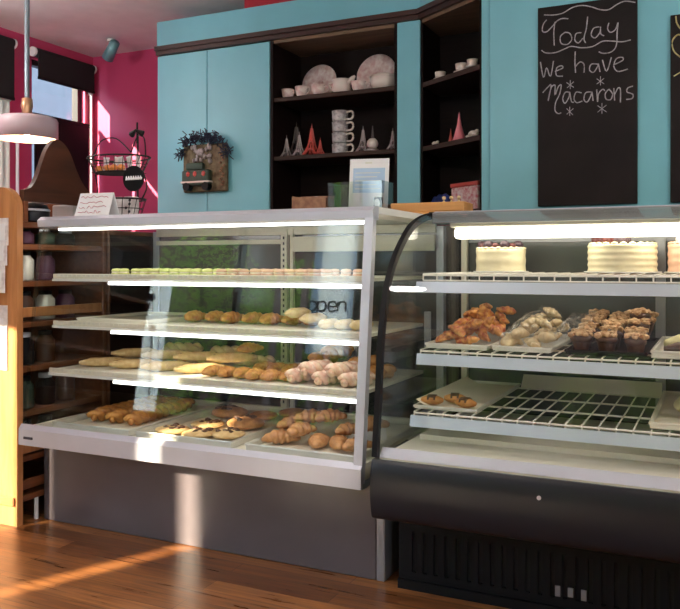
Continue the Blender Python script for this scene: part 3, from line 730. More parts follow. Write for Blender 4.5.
def fill_row(proto, spots, labels):
    for i, (s, l) in enumerate(zip(spots, labels)):
        loc, rz = s[:3], (s[3] if len(s) > 3 else 0); k = s[4] if len(s) > 4 else 1.
        if i == 0:
            proto.location = loc; proto.rotation_euler.z = rz; proto.scale = (k, k, k); proto['label'] = l; q = proto
        else: q = dup(proto, loc, rz, l, k)
        settle(q, loc[2])
rj = random.Random(21)
# --- left case, top shelf: macarons in two rows (front / back), left half green, right half tan
z = LS[0]+.0005
for row, y in (('front', 2.47), ('back', 2.60)):
    for k, (mt, x0, n, w) in enumerate((('macgreen', -2.16, 10, 'pale green'), ('macpink', -1.66, 10, 'tan'))):
        p = macaron('m', mt, group='macarons in the %s row of the top shelf' % row)
        fill_row(p, [(x0+i*.048+rj.gauss(0, .002)+(.06 if row == 'back' else 0), y+rj.gauss(0, .004), z) for i in range(n)],
                 ['%s macaron, %s %s one from the left in the %s row' % (w, ORD[i], w.split()[-1], row) for i in range(n)])
# --- second shelf: golden croissants, right of them iced buns
z = LS[1]+.0005
p = croissant('c', 'gold', .12, .03, .2, group='golden croissants on the second shelf')
fill_row(p, [(-1.89+.088*i, 2.62+.02*(i % 2), z, 1.2+rj.gauss(0, .12)) for i in range(7)], ['golden croissant on the second case shelf, %s from the left' % ORD[i] for i in range(7)])
p = longbun('b', 'dough', .12, .026, fill='sugar', group='iced buns on the second shelf')
fill_row(p, [(-1.385+.063*i, 2.55, z, 1.35+rj.gauss(0, .06)) for i in range(5)], ['pale iced bun on the second case shelf, %s from the left' % ORD[i] for i in range(5)])
sheet_tray('display_tray', 'shallow pale tray at the left of the second case shelf', -2.33, -1.98, 2.44, 2.88, LS[1]+.0008, 'whitewarm', .012, group='flat trays')
# --- third shelf
z = LS[2]+.0005
p = longbun('l', 'pale', .2, .027, group='long pale pastries on the third shelf', fill='choc')
fill_row(p, [(-2.26+.078*i, 2.52+.1*(i % 2), z, .75+rj.gauss(0, .06)) for i in range(8)], ['long pale filled pastry on the third shelf, %s from the left' % ORD[i] for i in range(8)])
p = longbun('l', 'dough', .17, .024, twist=2, name='twisted_pastry', group='twisted pale pastries on the third shelf')
fill_row(p, [(-2.19+.12*i, 2.78+.01*(i % 2), z, .35+rj.gauss(0, .08)) for i in range(5)], ['twisted pale pastry at the back of the third shelf, %s from the left' % ORD[i] for i in range(5)])
p = croissant('c', 'gold', .11, .027, .12, 7, group='golden croissants in the front row of the third shelf')
fill_row(p, [(-1.70+.064*i, 2.47+rj.gauss(0, .008), z, 1.25+rj.gauss(0, .1)) for i in range(6)], ['golden croissant in the front row of the third shelf, %s from the left' % ORD[i] for i in range(6)])
p = croissant('c', 'gold', .12, .027, .12, 7, group='golden croissants in the back row of the third shelf')
fill_row(p, [(-1.66+.068*i, 2.66+rj.gauss(0, .008), z, 1.1+rj.gauss(0, .1)) for i in range(6)], ['golden croissant in the back row of the third shelf, %s from the left' % ORD[i] for i in range(6)])
p = longbun('r', 'pinkice', .13, .027, twist=2, name='striped_roll', group='striped pink rolls in the front row of third shelf')
fill_row(p, [(-1.325+.052*i, 2.475, z, 1.15+rj.gauss(0, .05)) for i in range(5)], ['pinkish twisted roll in the front row of third shelf, %s from the left' % ORD[i] for i in range(5)])
p = longbun('r', 'gold', .13, .028, twist=2, name='striped_roll', group='golden rolls in the back row of third shelf')
fill_row(p, [(-1.335+.056*i, 2.66, z, 1.15+rj.gauss(0, .05)) for i in range(5)], ['golden twisted roll in the back row of third shelf, %s from the left' % ORD[i] for i in range(5)])
# --- case floor: three sheet trays
z = .4055
sheet_tray('sheet_tray', 'metal sheet tray of golden braids at the left of case floor', -2.36, -1.985, 2.34, 2.98, z, group='sheet trays on the case floor', liner='parch')
sheet_tray('sheet_tray', 'metal sheet tray of flat pastries in the middle of case floor', -1.95, -1.535, 2.34, 2.98, z, group='sheet trays on the case floor', liner='parch')
sheet_tray('sheet_tray', 'metal sheet tray of brown pastries at the right of case floor', -1.475, -1.055, 2.34, 2.98, z, group='sheet trays on the case floor', liner='parch')
zz = z+.0065
p = longbun('b', 'gold', .44, .032, twist=5, name='braided_loaf', cat='braid', group='golden braids on the left floor tray')
fill_row(p, [(-2.255+.085*i, 2.66, zz, PI/2+.04*(i-1)) for i in range(3)], ['long golden braid on the left floor tray, %s' % w for w in ('leftmost of three', 'middle of three', 'rightmost of three')])
p = cookie('f', 'pale', .066, 'choc', group='flat topped pastries on the middle floor tray', name='flat_pastry', cat='pastry', seed=4, hz=.2)
fill_row(p, [(-1.86, 2.44, zz, .3), (-1.73, 2.43, zz, 1.), (-1.61, 2.44, zz, 2.), (-1.8, 2.58, zz, .6)], ['flat pale pastry with dark topping on the middle tray, %s' % w for w in ('front left', 'front centre', 'front right', 'second row left')])
p = cookie('f', 'brown', .075, 'choc', group='dark glazed buns on the middle floor tray', name='glazed_bun', cat='pastry', seed=9, hz=.3)
fill_row(p, [(-1.65, 2.62, zz, 0), (-1.83, 2.78, zz, .7)], ['dark glazed flat bun on the middle floor tray, nearer one', 'dark glazed flat bun on the middle floor tray, farther one'])
p = cookie('g', 'gold', .06, None, group='plain golden buns on the middle floor tray', name='golden_bun', cat='pastry', seed=12, hz=.3)
fill_row(p, [(-1.68, 2.8, zz, 0), (-1.6, 2.9, zz, 1.)], ['plain golden bun at the back of the middle floor tray, nearer one', 'plain golden bun at the back of the middle floor tray, farther one'])
p = croissant('c', 'brown', .12, .032, .15, 5, group='dark croissants on the right floor tray')
sp = [(-1.40+.073*i, 2.455+rj.gauss(0, .008), zz, rj.gauss(1.3, .35), 1+rj.gauss(0, .06)) for i in range(5)]
sp += [(-1.395+.075*i, 2.53+rj.gauss(0, .008), zz+.004, rj.gauss(.9, .35), 1+rj.gauss(0, .06)) for i in range(5)]
fill_row(p, sp, ['dark brown croissant on the right floor tray, %s from the left in %s row' % (ORD[i % 5], 'front' if i < 5 else 'second') for i in range(10)])
t = thing('price_card', 'small white folded card lying behind the brown croissants', 'card', (-1.17, 2.68, zz), .5)
MB().prism([(-.05, 0), (0, .035), (.05, 0), (.047, 0), (0, .032), (-.047, 0)], 0, -.07, .07).build('card', 'paper', t)

# --- curved case, top shelf: cakes
def cake(x, y, z, r, h, mt, label, tops, seed, bands=0):
    rr = random.Random(seed)
    t = thing('layer_cake', label, 'cake', (x, y, z), 0, 'cakes on the top chilled shelf')
    MB().lathe([(0, 0), (r*1.12, 0), (r*1.12, .004), (0, .004)], 36).build('cake_board', 'white', t, True)
    prof = [(0, .004), (r, .004)]
    k = max(3, bands*4)
    for i in range(k+1):
        u = i/k; prof.append((r*(1+.014*math.cos(u*bands*2*PI)), .006+u*(h-.012)))
    prof += [(r*.97, h), (0, h)]
    MB().lathe(prof, 44).build('frosting', mt, t, True)
    m = MB()
    for i in range(22):
        a = 2*PI*i/22; m.blob((r*.9*math.cos(a), r*.9*math.sin(a), h+.002), (.012, .012, .006), 1, .1, rr)
    m.build('piped_border', mt, t, True)
    for nm, mm, spots in tops:
        m = MB()
        for (a, q, s) in spots: m.blob((r*q*math.cos(a), r*q*math.sin(a), h+s*.95), (s*1.15, s*1.05, s*1.), 2, .06, rr)
        m.build(nm, mm, t, True)
    return t
zc = RS[0][0]+.0272
ring = [(2*PI*i/14+.2, .78, .011+.004*(i % 2)) for i in range(14)]
cake(-.72, 2.86, zc, .088, .083, 'cakecream', 'small cream layer cake ringed with dark berries', [('berries', 'berry', ring[::2]), ('dark_berries', 'berrydark', ring[1::2])], 1, 2)
cake(-.305, 2.87, zc, .112, .096, 'cakecream', 'larger cream layer cake with red and dark berries on top',
     [('berries', 'berry', [(3.6, .6, .017), (3.9, .5, .016), (4.1, .65, .016), (4.35, .5, .017), (3.3, .75, .015)]), ('dark_berries', 'berrydark', [(4.6, .55, .015), (4.85, .6, .014), (5.1, .5, .013)])], 2, 4)
cake(-.068, 2.87, zc, .093, .096, 'cakepink', 'pink frosted cake cut off by the right picture edge', [('cream_rosettes', 'sugar', [(2*PI*i/7, .6, .016) for i in range(7)])], 3, 3)

# --- curved case, second shelf
z2 = RS[1][0]+.0152; z3 = RS[2][0]+.0152
def pile(proto, n, box, z, labels, seed, dz=.03, tilt=.4, kk=(.85, 1.15)):
    """individual pieces heaped in a box (x0,x1,y0,y1): rising towards the back"""
    rr = random.Random(seed); i = 0
    x0, x1, y0, y1 = box; nx = max(1, round(n**.5*1.)); ny = math.ceil(n/nx)
    for a in range(ny):
        for b in range(nx):
            if i >= n: return
            loc = (x0+(b+.5)/nx*(x1-x0)+rr.gauss(0, .004), y0+(a+.5)/ny*(y1-y0)+rr.gauss(0, .004), z+dz*a+rr.random()*.008)
            rot = (rr.gauss(0, tilt), rr.gauss(0, tilt), rr.random()*6.28); s = kk[0]+rr.random()*(kk[1]-kk[0])
            if i == 0:
                proto.location = loc; proto.rotation_euler = rot; proto.scale = (s, s, s); proto['label'] = labels[0]; q = proto
            else: q = dup(proto, loc, 0, labels[i], s, rot)
            settle(q, z if a == 0 else None, low=z); i += 1
t = sheet_tray('pastry_plate', 'metal tray under orange pastries at the left of the middle chilled shelf', -.875, -.672, 2.49, 3.0, z2, 'panmetal', .014, group='trays on the middle chilled shelf')
p = croissant('o', 'chips', .062, .016, .2, 4, group='orange pastries heaped on the middle chilled shelf', name='orange_pastry', cat='pastry')
nm = ['front', 'second', 'third', 'fourth', 'fifth', 'rearmost']
pile(p, 36, (-.855, -.695, 2.55, 2.93), z2+.0055, ['orange brown pastry, %s from the left in the %s row of the heap' % (ORD[i % 6], ['front', 'second', 'third', 'fourth', 'fifth', 'rearmost'][i//6]) for i in range(36)], 5, .009, .5, (.9, 1.3))
t = sheet_tray('pastry_plate', 'metal tray of pale pastries in the middle of the chilled shelf', -.655, -.475, 2.5, 3.0, z2, 'panmetal', .014, group='trays on the middle chilled shelf')
p = croissant('o', 'dough', .075, .021, .1, 5, group='pale pastries heaped on the middle chilled shelf', name='pale_pastry', cat='pastry')
pile(p, 20, (-.645, -.49, 2.53, 2.94), z2+.0045, ['pale cream pastry, %s from the left in the %s row of the heap' % (ORD[i % 4], ['front', 'second', 'third', 'fourth', 'rearmost'][i//4]) for i in range(20)], 8, .008, .3)
t = thing('plastic_bag', 'clear crumpled plastic wrap over the pale pastries', 'plastic wrap', (-.575, 2.75, z2+.016))
def crumple(cx, cy, sx, sy, h, seed, nx=16, ny=30, at=(0, 0, 0)):
    rr = random.Random(seed); m = MB(); V = []
    for j in range(ny+1):
        row = []
        for i in range(nx+1):
            u, v = i/nx*2-1, j/ny*2-1
            zz = h*(1-.75*max(abs(u), abs(v))**3)+.02*v+rr.gauss(0, .005)
            zz = max(.004, zz)
            for dx in (-.008, 0, .008):
                for dy in (-.012, 0, .012):
                    for l, hh, q in FOOD:
                        hit = q.ray_cast(Vector((at[0]+cx+u*sx+dx, at[1]+cy+v*sy+dy, at[2]+.5)), Vector((0, 0, -1)), .5)
                        if hit[0] is not None: zz = max(zz, hit[0].z-at[2]+.007)
            row.append(m.bm.verts.new((cx+u*sx, cy+v*sy, zz)))
        V.append(row)
    for j in range(ny):
        for i in range(nx): m.bm.faces.new((V[j][i], V[j][i+1], V[j+1][i+1], V[j+1][i]))
    return m
crumple(0, .0, .078, .22, .085, 3, at=t.location).build('film', 'film', t)
# muffins with streusel
def muffin(label):
    t = thing('streusel_muffin', label, 'muffin', (0, 0, 0), 0, 'streusel muffins on the middle chilled shelf'); rr = random.Random(2)
    MB().lathe([(0, 0), (.021, 0), (.029, .034), (.03, .036), (.02, .03)], 20).build('paper_case', 'choc', t)
    MB().blob((0, 0, .04), (.035, .034, .018), 2, .06, rr).build('muffin_top', 'choc', t, True)
    m = MB()
    for i in range(17):
        a = rr.random()*6.28; q = .033*rr.random()**.5
        m.blob((q*math.cos(a), q*math.sin(a), .053+.006*(1-(q/.031)**2)+rr.gauss(0, .002)), (.013, .011, .0095), 1, .3, rr)
    m.build('streusel', 'crumb', t); return t
sheet_tray('muffin_tray', 'dark tray of streusel muffins on the middle chilled shelf', -.43, -.2, 2.5, 3.02, z2, 'blackm', .012, group='trays on the middle chilled shelf')
p = muffin('m'); i = 0; rr = random.Random(4)
for a in range(6):
    for b in range(3):
        loc = (-.39+b*.076+rr.gauss(0, .004), 2.545+a*.084+rr.gauss(0, .004), z2+.0048+a*.008)
        lab = 'streusel muffin, %s from the left in the %s row' % (ORD[b], ['front', 'second', 'third', 'fourth', 'fifth', 'rearmost'][a])
        if i == 0: p.location = loc; p['label'] = lab; q = p
        else: q = dup(p, loc, rr.random()*6, lab, .95+rr.random()*.12)
        settle(q)
        i += 1
t = thing('plastic_clamshell', 'clear plastic wrap bulging over the left muffins', 'plastic wrap', (-.437, 2.72, z2+.02))
crumple(0, 0, .05, .2, .08, 11, at=t.location).build('film', 'film', t)
sheet_tray('muffin_tray', 'pale tray with a yellow pastry at the right of the middle chilled shelf', -.185, .1, 2.5, 3.0, z2, 'panmetal', .02, group='trays on the middle chilled shelf')
t = longbun('y', 'macyel', .16, .04, fill='sugar', name='yellow_roll', cat='cake'); tag(t, 'yellow frosted roll cake on the right tray of the middle shelf', 'cake'); t.location = (-.08, 2.66, z2+.0045); t.rotation_euler.z = .2
t = longbun('y', 'choc', .15, .03, name='chocolate_roll', cat='cake'); tag(t, 'dark chocolate roll before the yellow roll cake', 'cake'); t.location = (-.08, 2.56, z2+.0045); t.rotation_euler.z = .2
# --- curved case, lowest shelf
t = sheet_tray('sheet_tray', 'paper lined sheet tray with three small pastries on the lowest chilled shelf', -.893, -.69, 2.43, 3.03, z3, 'panmetal', .009, group='trays on the lowest chilled shelf')
rr = random.Random(9); m = MB(); V = []
for j in range(13):
    row = []
    for i in range(9):
        u, v = i/8*2-1, j/12*2-1
        zz = .0055+(.03*max(0, -u-.55)**1.2 if u < -.55 else 0)*2+rr.gauss(0, .0006)
        row.append(m.bm.verts.new((u*.098-.004, v*.285, zz)))
    V.append(row)
for j in range(12):
    for i in range(8): m.bm.faces.new((V[j][i], V[j][i+1], V[j+1][i+1], V[j+1][i]))
m.build('parchment', 'parch', t, True)
def mini(label):
    t = thing('chocolate_croissant', label, 'pastry', (0, 0, 0), 0, 'small pastries on the paper lined tray')
    n = 15; pts = [((i/(n-1)-.5)*.048, 0, .011) for i in range(n)]; rad = [max(.003, .015*(1-.6*abs(i/(n-1)*2-1)**2)) for i in range(n)]
    MB().tube(pts, rad, 10, flat=.72).build('crust', 'gold', t, True)
    MB().tube([(-.009, 0, .0135), (.009, 0, .0135)], [.0135, .0135], 10, flat=.72).build('chocolate_band', 'choc', t, True); return t
fill_row(mini('x'), [(-.848, 2.475, z3+.0085, .1, 1.5), (-.79, 2.535, z3+.0085, .2, 1.5), (-.735, 2.468, z3+.0085, -.25, 1.5)], ['small golden pastry with dark centre, %s of three on parchment' % w for w in ('left one', 'middle and farthest one', 'right one')])
sheet_tray('sheet_tray', 'cream tray at the right picture edge on the lowest chilled shelf', -.183, .1, 2.42, 3.03, z3, 'whitewarm', .016, group='trays on the lowest chilled shelf', liner='parch')
t = cookie('q', 'macyel', .075, None, name='yellow_cake_piece', cat='cake', seed=3, hz=.45); tag(t, 'pale yellow cake piece on the cream tray at right', 'cake'); t.location = (-.055, 2.6, z3+.014)

# ------------------------------------------------------------------ things on top of the cases
ZTOP = 1.2355
t = thing('note_card', 'white card with red handwriting standing at the left end of case top', 'card', (-2.295, 2.49, ZTOP), .12)
MB().prism([(-.012, 0), (.028, .1), (.03, .1), (-.009, 0)], 0, -.08, .08).prism([(.07, 0), (.028, .1), (.03, .1), (.073, 0)], 0, -.08, .08).build('card', 'paper', t)
m = MB(); rr = random.Random(3)
for i in range(4):
    z = .082-.02*i; pts = []
    for k in range(14): pts.append((-.068+.135*k/13*(.95-.15*(i % 2)), -.013+.4*z-.001, z+rr.gauss(0, .0035)))
    m.tube(smooth_path(pts, 3), .0012, 4)
m.build('handwriting', 'inkred', t)
# two tier wire basket with bow, sweets, sign
t = thing('wire_basket_stand', 'black two tier wire basket stand on the case top before the pink wall', 'basket', (-2.335, 2.69, ZTOP), 0)
def ring(m, r, z, rad=.003, sy=.75): m.tube([(r*math.cos(2*PI*i/28), sy*r*math.sin(2*PI*i/28), z) for i in range(28)], rad, 5, closed=True)
def bowl(m, r0, r1, z0, z1, n=22):
    ring(m, r0, z0); ring(m, (r0+r1)/2, (z0+z1)/2, .002); ring(m, r1, z1, .004)
    for i in range(n):
        a = 2*PI*i/n; m.tube([(r0*math.cos(a), .75*r0*math.sin(a), z0), (r1*math.cos(a), .75*r1*math.sin(a), z1)], .0018, 4)
    for i in range(-3, 4): m.tube([(-r0*.9, i*r0*.18, z0), (r0*.9, i*r0*.18, z0)], .0016, 4)
m = MB(); bowl(m, .1, .125, .006, .085); m.build('lower_basket', 'iron', t)
m = MB(); bowl(m, .11, .145, .20, .265); m.build('upper_basket', 'iron', t)
m = MB()
for sx in (-1, 1): m.tube(smooth_path([(sx*.125, 0, .085), (sx*.135, .02, .14), (sx*.13, 0, .2)], 4), .0035, 5)
m.tube(smooth_path([(.02, .1, .0), (.02, .1, .3), (.02, .1, .40)], 4), .004, 6)
for sx in (-1, 1): m.tube(smooth_path([(sx*.145, 0, .265), (sx*.12, .02, .345), (sx*.06, .05, .36), (.0, .08, .3)], 5), .003, 5)
m.build('frame', 'iron', t)
m = MB().tube([(.07, 0, .36), (.1, -.01, .375), (.13, 0, .36)], [.014, .006, .014], 8).tube([(.1, 0, .32), (.1, 0, .41)], .004, 5); m.build('bow', 'iron', t)
ts = thing('round_sign', 'round black sign with white lettering hung on wire basket stand', 'sign', (-2.14, 2.55, ZTOP+.155))
m = MB().tube([(0, 0, 0), (0, .006, 0)], .052, 28); m.build('disc', 'blackm', ts)
m = MB(); rr = random.Random(6)
for i in range(7): x = -.036+.012*i; m.tube(smooth_path([(x, -.001, -.006), (x+.003, -.001, .01), (x+.006, -.001, -.006), (x+.009, -.001, .004)], 3), .0022, 4)
m.build('white_lettering', 'paper', ts)
MB().tube([(0, .003, .05), (.0, .03, .095)], .0012, 4).build('hanger', 'iron', ts)
rr = random.Random(8)
labs = ['leftmost', 'second from the left', 'middle', 'fourth from the left', 'rightmost']
for i in range(5):
    p = thing('wrapped_sweet', 'orange wrapped sweet in the upper wire basket, %s' % labs[i], 'sweet', (-2.43+.03*i, 2.67+rr.gauss(0, .015), ZTOP+.222), rr.random(), 'orange wrapped sweets')
    MB().blob((0, 0, 0), (.018, .015, .014), 2, .1, rr).build('sweet', 'orangefruit', p)
    MB().tube([(.013, 0, 0), (.03, .005, .012)], [.003, .012], 6).build('wrapper_twist', 'film', p)
for i in range(5):
    p = thing('sachet', 'pale paper sachet standing in the upper wire basket, %s' % labs[i], 'sachet', (-2.43+.045*i, 2.72+rr.gauss(0, .005), ZTOP+.21), rr.gauss(0, .3), 'paper sachets in the upper basket')
    p.rotation_euler.y = rr.gauss(.2, .25)
    MB().box((-.014, -.002, 0), (.014, .002, .06), .001).build('packet', 'papergrey', p)
    MB().box((-.014, -.003, .06), (.014, .003, .066)).build('crimp', 'paper', p)
for i in range(3):
    p = thing('printed_bag', 'white bag with dark print in the lower wire basket, %s' % ['left', 'middle', 'right'][i], 'bag', (-2.405+.068*i, 2.69, ZTOP+.012), rr.gauss(0, .15), 'printed bags in the lower basket')
    MB().box((-.03, -.022, 0), (.03, .022, .085), .008, 2).build('bag_body', 'papergrey', p)
    m = MB()
    for k in range(4): m.blob((rr.gauss(0, .012), -.0225, .02+.016*k), (.008, .002, .007), 1)
    m.build('dark_print', 'ink', p)
# acrylic holder with notice, brown box, wooden tray
t = thing('acrylic_holder', 'clear acrylic leaflet box on the right end of case top', 'holder', (-1.315, 2.95, ZTOP), 0)
w, dp, h = .118, .06, .138
MB().box((-w, -dp, 0), (w, dp, .004)).box((-w, -dp, .004), (w, -dp+.003, h)).box((-w, dp-.003, .004), (w, dp, h)).box((-w, -dp+.003, .004), (-w+.003, dp-.003, h)).box((w-.003, -dp+.003, .004), (w, dp-.003, h)).build('box_walls', 'acrylic', t)
t = thing('printed_notice', 'white sheet with pale blue printed panel, standing in the acrylic box', 'notice', (-1.29, 2.962, ZTOP+.008), -.05)
m = MB().box((-.086, 0, 0), (.086, .002, .228)); m.build('sheet', 'paper', t); t.rotation_euler = (-.03, .03, .0)
MB().box((-.07, -.0008, .09), (.07, -.0002, .19)).build('blue_panel', 'papblue', t)
m = MB().box((-.018, -.0008, .208), (.012, -.0002, .215))
for i in range(5): m.box((-.06, -.0014, .105+.016*i), (.05-.015*(i % 2), -.0009, .108+.016*i))
m.build('text_lines', 'panmetal', t)
t = thing('leaflet_stack', 'small dark leaflet clip inside the acrylic box', 'leaflets', (-1.225, 2.92, ZTOP+.0055))
MB().box((-.016, -.012, 0), (.016, .012, .07), .003).build('stack', 'ink', t); MB().blob((0, -.0125, .045), (.012, .004, .018), 2).build('white_mark', 'paper', t)
t = thing('brown_carton', 'low brown open box on the case top left of acrylic holder', 'box', (-1.53, 2.95, ZTOP), .1)
m = MB().box((-.075, -.05, 0), (.075, .05, .005)).box((-.075, -.05, .005), (.075, -.045, .085)).box((-.075, .045, .005), (.075, .05, .095)).box((-.075, -.045, .005), (-.07, .045, .09)).box((.07, -.045, .005), (.075, .045, .08))
m.build('carton', 'basketbrown', t); MB().blob((.01, 0, .06), (.05, .035, .03), 2, .15, rr).build('crumpled_paper', 'papergrey', t)
t = thing('wooden_tray', 'honey coloured wooden tray lying across the two case tops', 'tray', (-1.04, 3.03, ZTOP+.001), .04)
m = MB().box((-.15, -.07, .0), (.15, .07, .014), .003).box((-.15, -.07, .014), (.15, -.058, .05), .003).box((-.15, .058, .014), (.15, .07, .05), .003).box((-.15, -.058, .014), (-.138, .058, .05), .003).box((.138, -.058, .014), (.15, .058, .05), .003)
m.build('tray_body', 'orange', t)
labs3 = ['left', 'middle', 'right']
for i in range(3):
    p = thing('wooden_peg', 'pale wooden trinket in the honey coloured tray, %s' % labs3[i], 'trinket', (-.98+.03*i, 3.0, ZTOP+.0155), .2, 'pale trinkets in the tray')
    MB().lathe([(0, 0), (.009, 0), (.006, .02), (.009, .034), (0, .048)], 12).build('peg', 'dough', p, True); MB().blob((0, 0, .053), .008, 2).build('head', 'dough', p, True)

# ------------------------------------------------------------------ wooden display rack (left)
t = thing('display_rack', 'tall orange wooden display rack with arched crest left of bakery case', 'rack', (-2.53, 2.32, 0))
def arc(cx, cz, r, a0, a1, n=8): return [(cx+r*math.cos(a0+(a1-a0)*i/n), cz+r*math.sin(a0+(a1-a0)*i/n)) for i in range(n+1)]
MB().prism([(-.75, 0), (0, 0)]+arc(-.09, 1.265, .09, 0, PI/2)+[(-.66, 1.355)]+arc(-.66, 1.265, .09, PI/2, PI)[1:]+[(-.75, 1.265)], 1, .0, .03).build('front_panel', 'rack', t)
crest = [(.035, 1.3), (.035, 1.345), (.075, 1.358), (.105, 1.40), (.13, 1.46), (.16, 1.525), (.2, 1.566), (.24, 1.566), (.285, 1.53), (.33, 1.45), (.365, 1.40), (.425, 1.352), (.485, 1.335), (.485, 1.3)]
crest = [tuple(v) for v in smooth_path(crest[1:-1], 4)]
MB().prism([(.035, 1.3)]+crest+[(.485, 1.3)], 0, -.025, -.002).build('crest_panel', 'crest', t)
for y in (.035, .462): MB().box((-.025, y, 1.217), (-.002, y+.023, 1.3)).build('crest_post', 'rackdark', t)
MB().box((-.75, .49, 0), (0, .515, 1.33), .003).build('rear_panel', 'rackdark', t)
MB().box((-.75, .035, 0), (-.73, .485, 1.23)).build('far_panel', 'rackdark', t)
for z in (.1, .26, .44, .62, .80, .965, 1.115, 1.205): MB().box((-.73, .032, z-.012), (-.004, .488, z+.012), .003).build('shelf', 'rackdark', t)
for z0, z1 in ((.28, .345), (.135, .175), (.83, .87)): MB().box((-.02, .032, z0), (-.004, .488, z1), .003).build('end_slat', 'rack' if z0 > .2 else 'rackdark', t)
MB().box((-.012, .1, 0), (-.002, .112, .09)).build('foot_strip', 'paper', t)
MB().box((-.75, -.01, .08), (-.01, -.0002, .115), .003).build('front_ledge', 'rack', t)
rr = random.Random(15)
def leaflet(x, z, w, h, label, i):
    p = thing('leaflet', label, 'leaflet', (x, 2.317-.006*i, z), 0, 'leaflets pinned to the wooden rack')
    MB().box((-w, -.003, 0), (w, .002, h), .0005).build('sheet', 'papergrey', p)
    MB().box((-w*.8, -.0036, h*.2), (w*.7, -.0031, h*.8)).build('printed_block', 'paper', p)
    MB().blob((0, -.004, h*.93), .004, 1).build('hanging_pin', 'alu', p)
leaflet(-2.63, 1.12, .055, .11, 'topmost curled leaflet on the wooden rack front', 0)
leaflet(-2.63, 1.04, .055, .10, 'second leaflet down on the wooden rack front', 1)
leaflet(-2.635, .93, .055, .11, 'third leaflet down on the wooden rack front', 2)
leaflet(-2.64, .62, .06, .26, 'tall pale leaflet low on the wooden rack front', 0)
t = thing('dark_cupboard', 'low dark brown cupboard behind the wooden rack, beside the case end', 'cupboard', (-2.53, 2.85, 0))
MB().box((-.75, .0, 0), (-.005, .75, 1.2), .004).build('body', 'rackdark', t)
for y0, y1 in ((.01, .37), (.38, .74)): MB().box((-.005, y0, .06), (.0, y1, 1.18), .002).build('door', 'darkwood', t)
# goods on the rack shelves
t = thing('rounded_tin', 'black rounded lidded tin standing on top shelf of wooden rack', 'tin', (-2.64, 2.5, 1.2178), .3)
MB().lathe([(0, 0), (.068, 0), (.072, .008), (.072, .055), (.06, .078), (.03, .088), (0, .09)], 28).build('tin_body', 'black', t, True)
MB().lathe([(.0725, .05), (.0745, .052), (.0745, .058), (.072, .06)], 28).build('rim', 'alu', t, True)
t = thing('napkin_pack', 'white napkin pack behind the black tin on the rack', 'napkins', (-2.64, 2.72, 1.2178), .1)
MB().box((-.06, -.05, 0), (.06, .05, .09), .006).build('napkins', 'paper', t); MB().box((-.062, -.02, .0), (.062, .02, .0915)).build('paper_band', 'papergrey', t)
k = 0
names = ['purple', 'black', 'pale', 'dark green', 'brown']
mts = ['purple', 'blackm', 'panmetal', 'darkgreen', 'crest']
for si, z in enumerate((1.127, .977, .812, .632, .452, .272)):
    hh = (.06, .12, .12, .13, .13, .13)[si]
    for j in range(2 if si % 2 else 3):
        q = (si*2+j*3) % 5; y = 2.42+j*.115
        t = thing('goods_jar', '%s jar on the %s rack shelf, %s from the front' % (names[q], ['second', 'third', 'fourth', 'fifth', 'sixth', 'seventh'][si], ORD[j]), 'jar', (-2.60, y, z+.0008), 0, 'jars on the wooden rack')
        r = .038
        MB().lathe([(0, 0), (r, 0), (r*1.05, .006), (r*1.05, hh*.7), (r*.7, hh*.84), (r*.7, hh*.9)], 18).build('jar_body', mts[q], t, True)
        MB().lathe([(r*.74, hh*.86), (r*.74, hh), (0, hh)], 18).build('lid', 'blackm' if q != 1 else 'alu', t, True)

t = thing('reflection_bookcase', 'tall dark brown bookcase added out of view to darken the glass reflection', 'bookcase', (XL+.002, -.5, 0))  # added out of view so the case glass reflects dark brown, not pink
MB().box((0, 0, 0), (.02, 2.6, 2.25)).build('back_panel', 'crest', t)
for y in (0, .85, 1.7, 2.57): MB().box((.02, y, 0), (.34, y+.03, 2.25)).build('upright', 'crest', t)
for z in (.0, .45, .9, 1.35, 1.8, 2.22):
    for y in (.03, .88, 1.73): MB().box((.02, y, z), (.335, y+(.82 if y < 1.7 else .84), z+.03)).build('shelf', 'rackdark', t)
# ------------------------------------------------------------------ lamp, spot, blinds
t = thing('pendant_lamp', 'lit drum pendant lamp hanging on a grey pipe at left', 'lamp', (-3.629, 3.4, 1.765))
MB().tube([(0, 0, .235), (0, 0, ZC-1.765)], .0145, 10).build('pipe', 'pipe', t)
MB().lathe([(0, ZC-1.765-.03), (.05, ZC-1.765-.03), (.055, ZC-1.765)], 20).build('ceiling_rose', 'pipe', t, True)
MB().lathe([(.02, .24), (.03, .235), (.034, .19), (.028, .17), (.03, .13), (.02, .12)], 18).build('socket', 'brass', t, True)
sh = MB().lathe([(.02, .125), (.145, .12), (.163, .112), (.166, .1), (.166, .0), (.172, 0), (.172, .105), (.165, .12), (.145, .128), (.02, .133)], 44).build('lamp_shade', 'lampout', t, True)
MB().lathe([(.019, .122), (.143, .117), (.161, .108), (.164, .098), (.164, .003)], 44).build('inner_face', 'lampin', sh, True)
MB().lathe([(.012, .12), (.014, .1), (.032, .065), (.032, .045), (.018, .026), (0, .022)], 18).build('bulb', 'bulb', t, True)
t = thing('ceiling_spot', 'small teal spotlight on the ceiling before the pink wall', 'lamp', (-4.12, 4.66, ZC))
MB().tube([(0, 0, 0), (0, 0, -.02)], .03, 14).build('mount', 'white', t); MB().tube([(0, 0, -.02), (0, 0, -.06)], .008, 8).build('stem', 'white', t)
MB().tube([(.06, -.02, -.03), (-.05, .02, -.13)], [.035, .045], 16).build('lamp_head', 'spotteal', t, True)
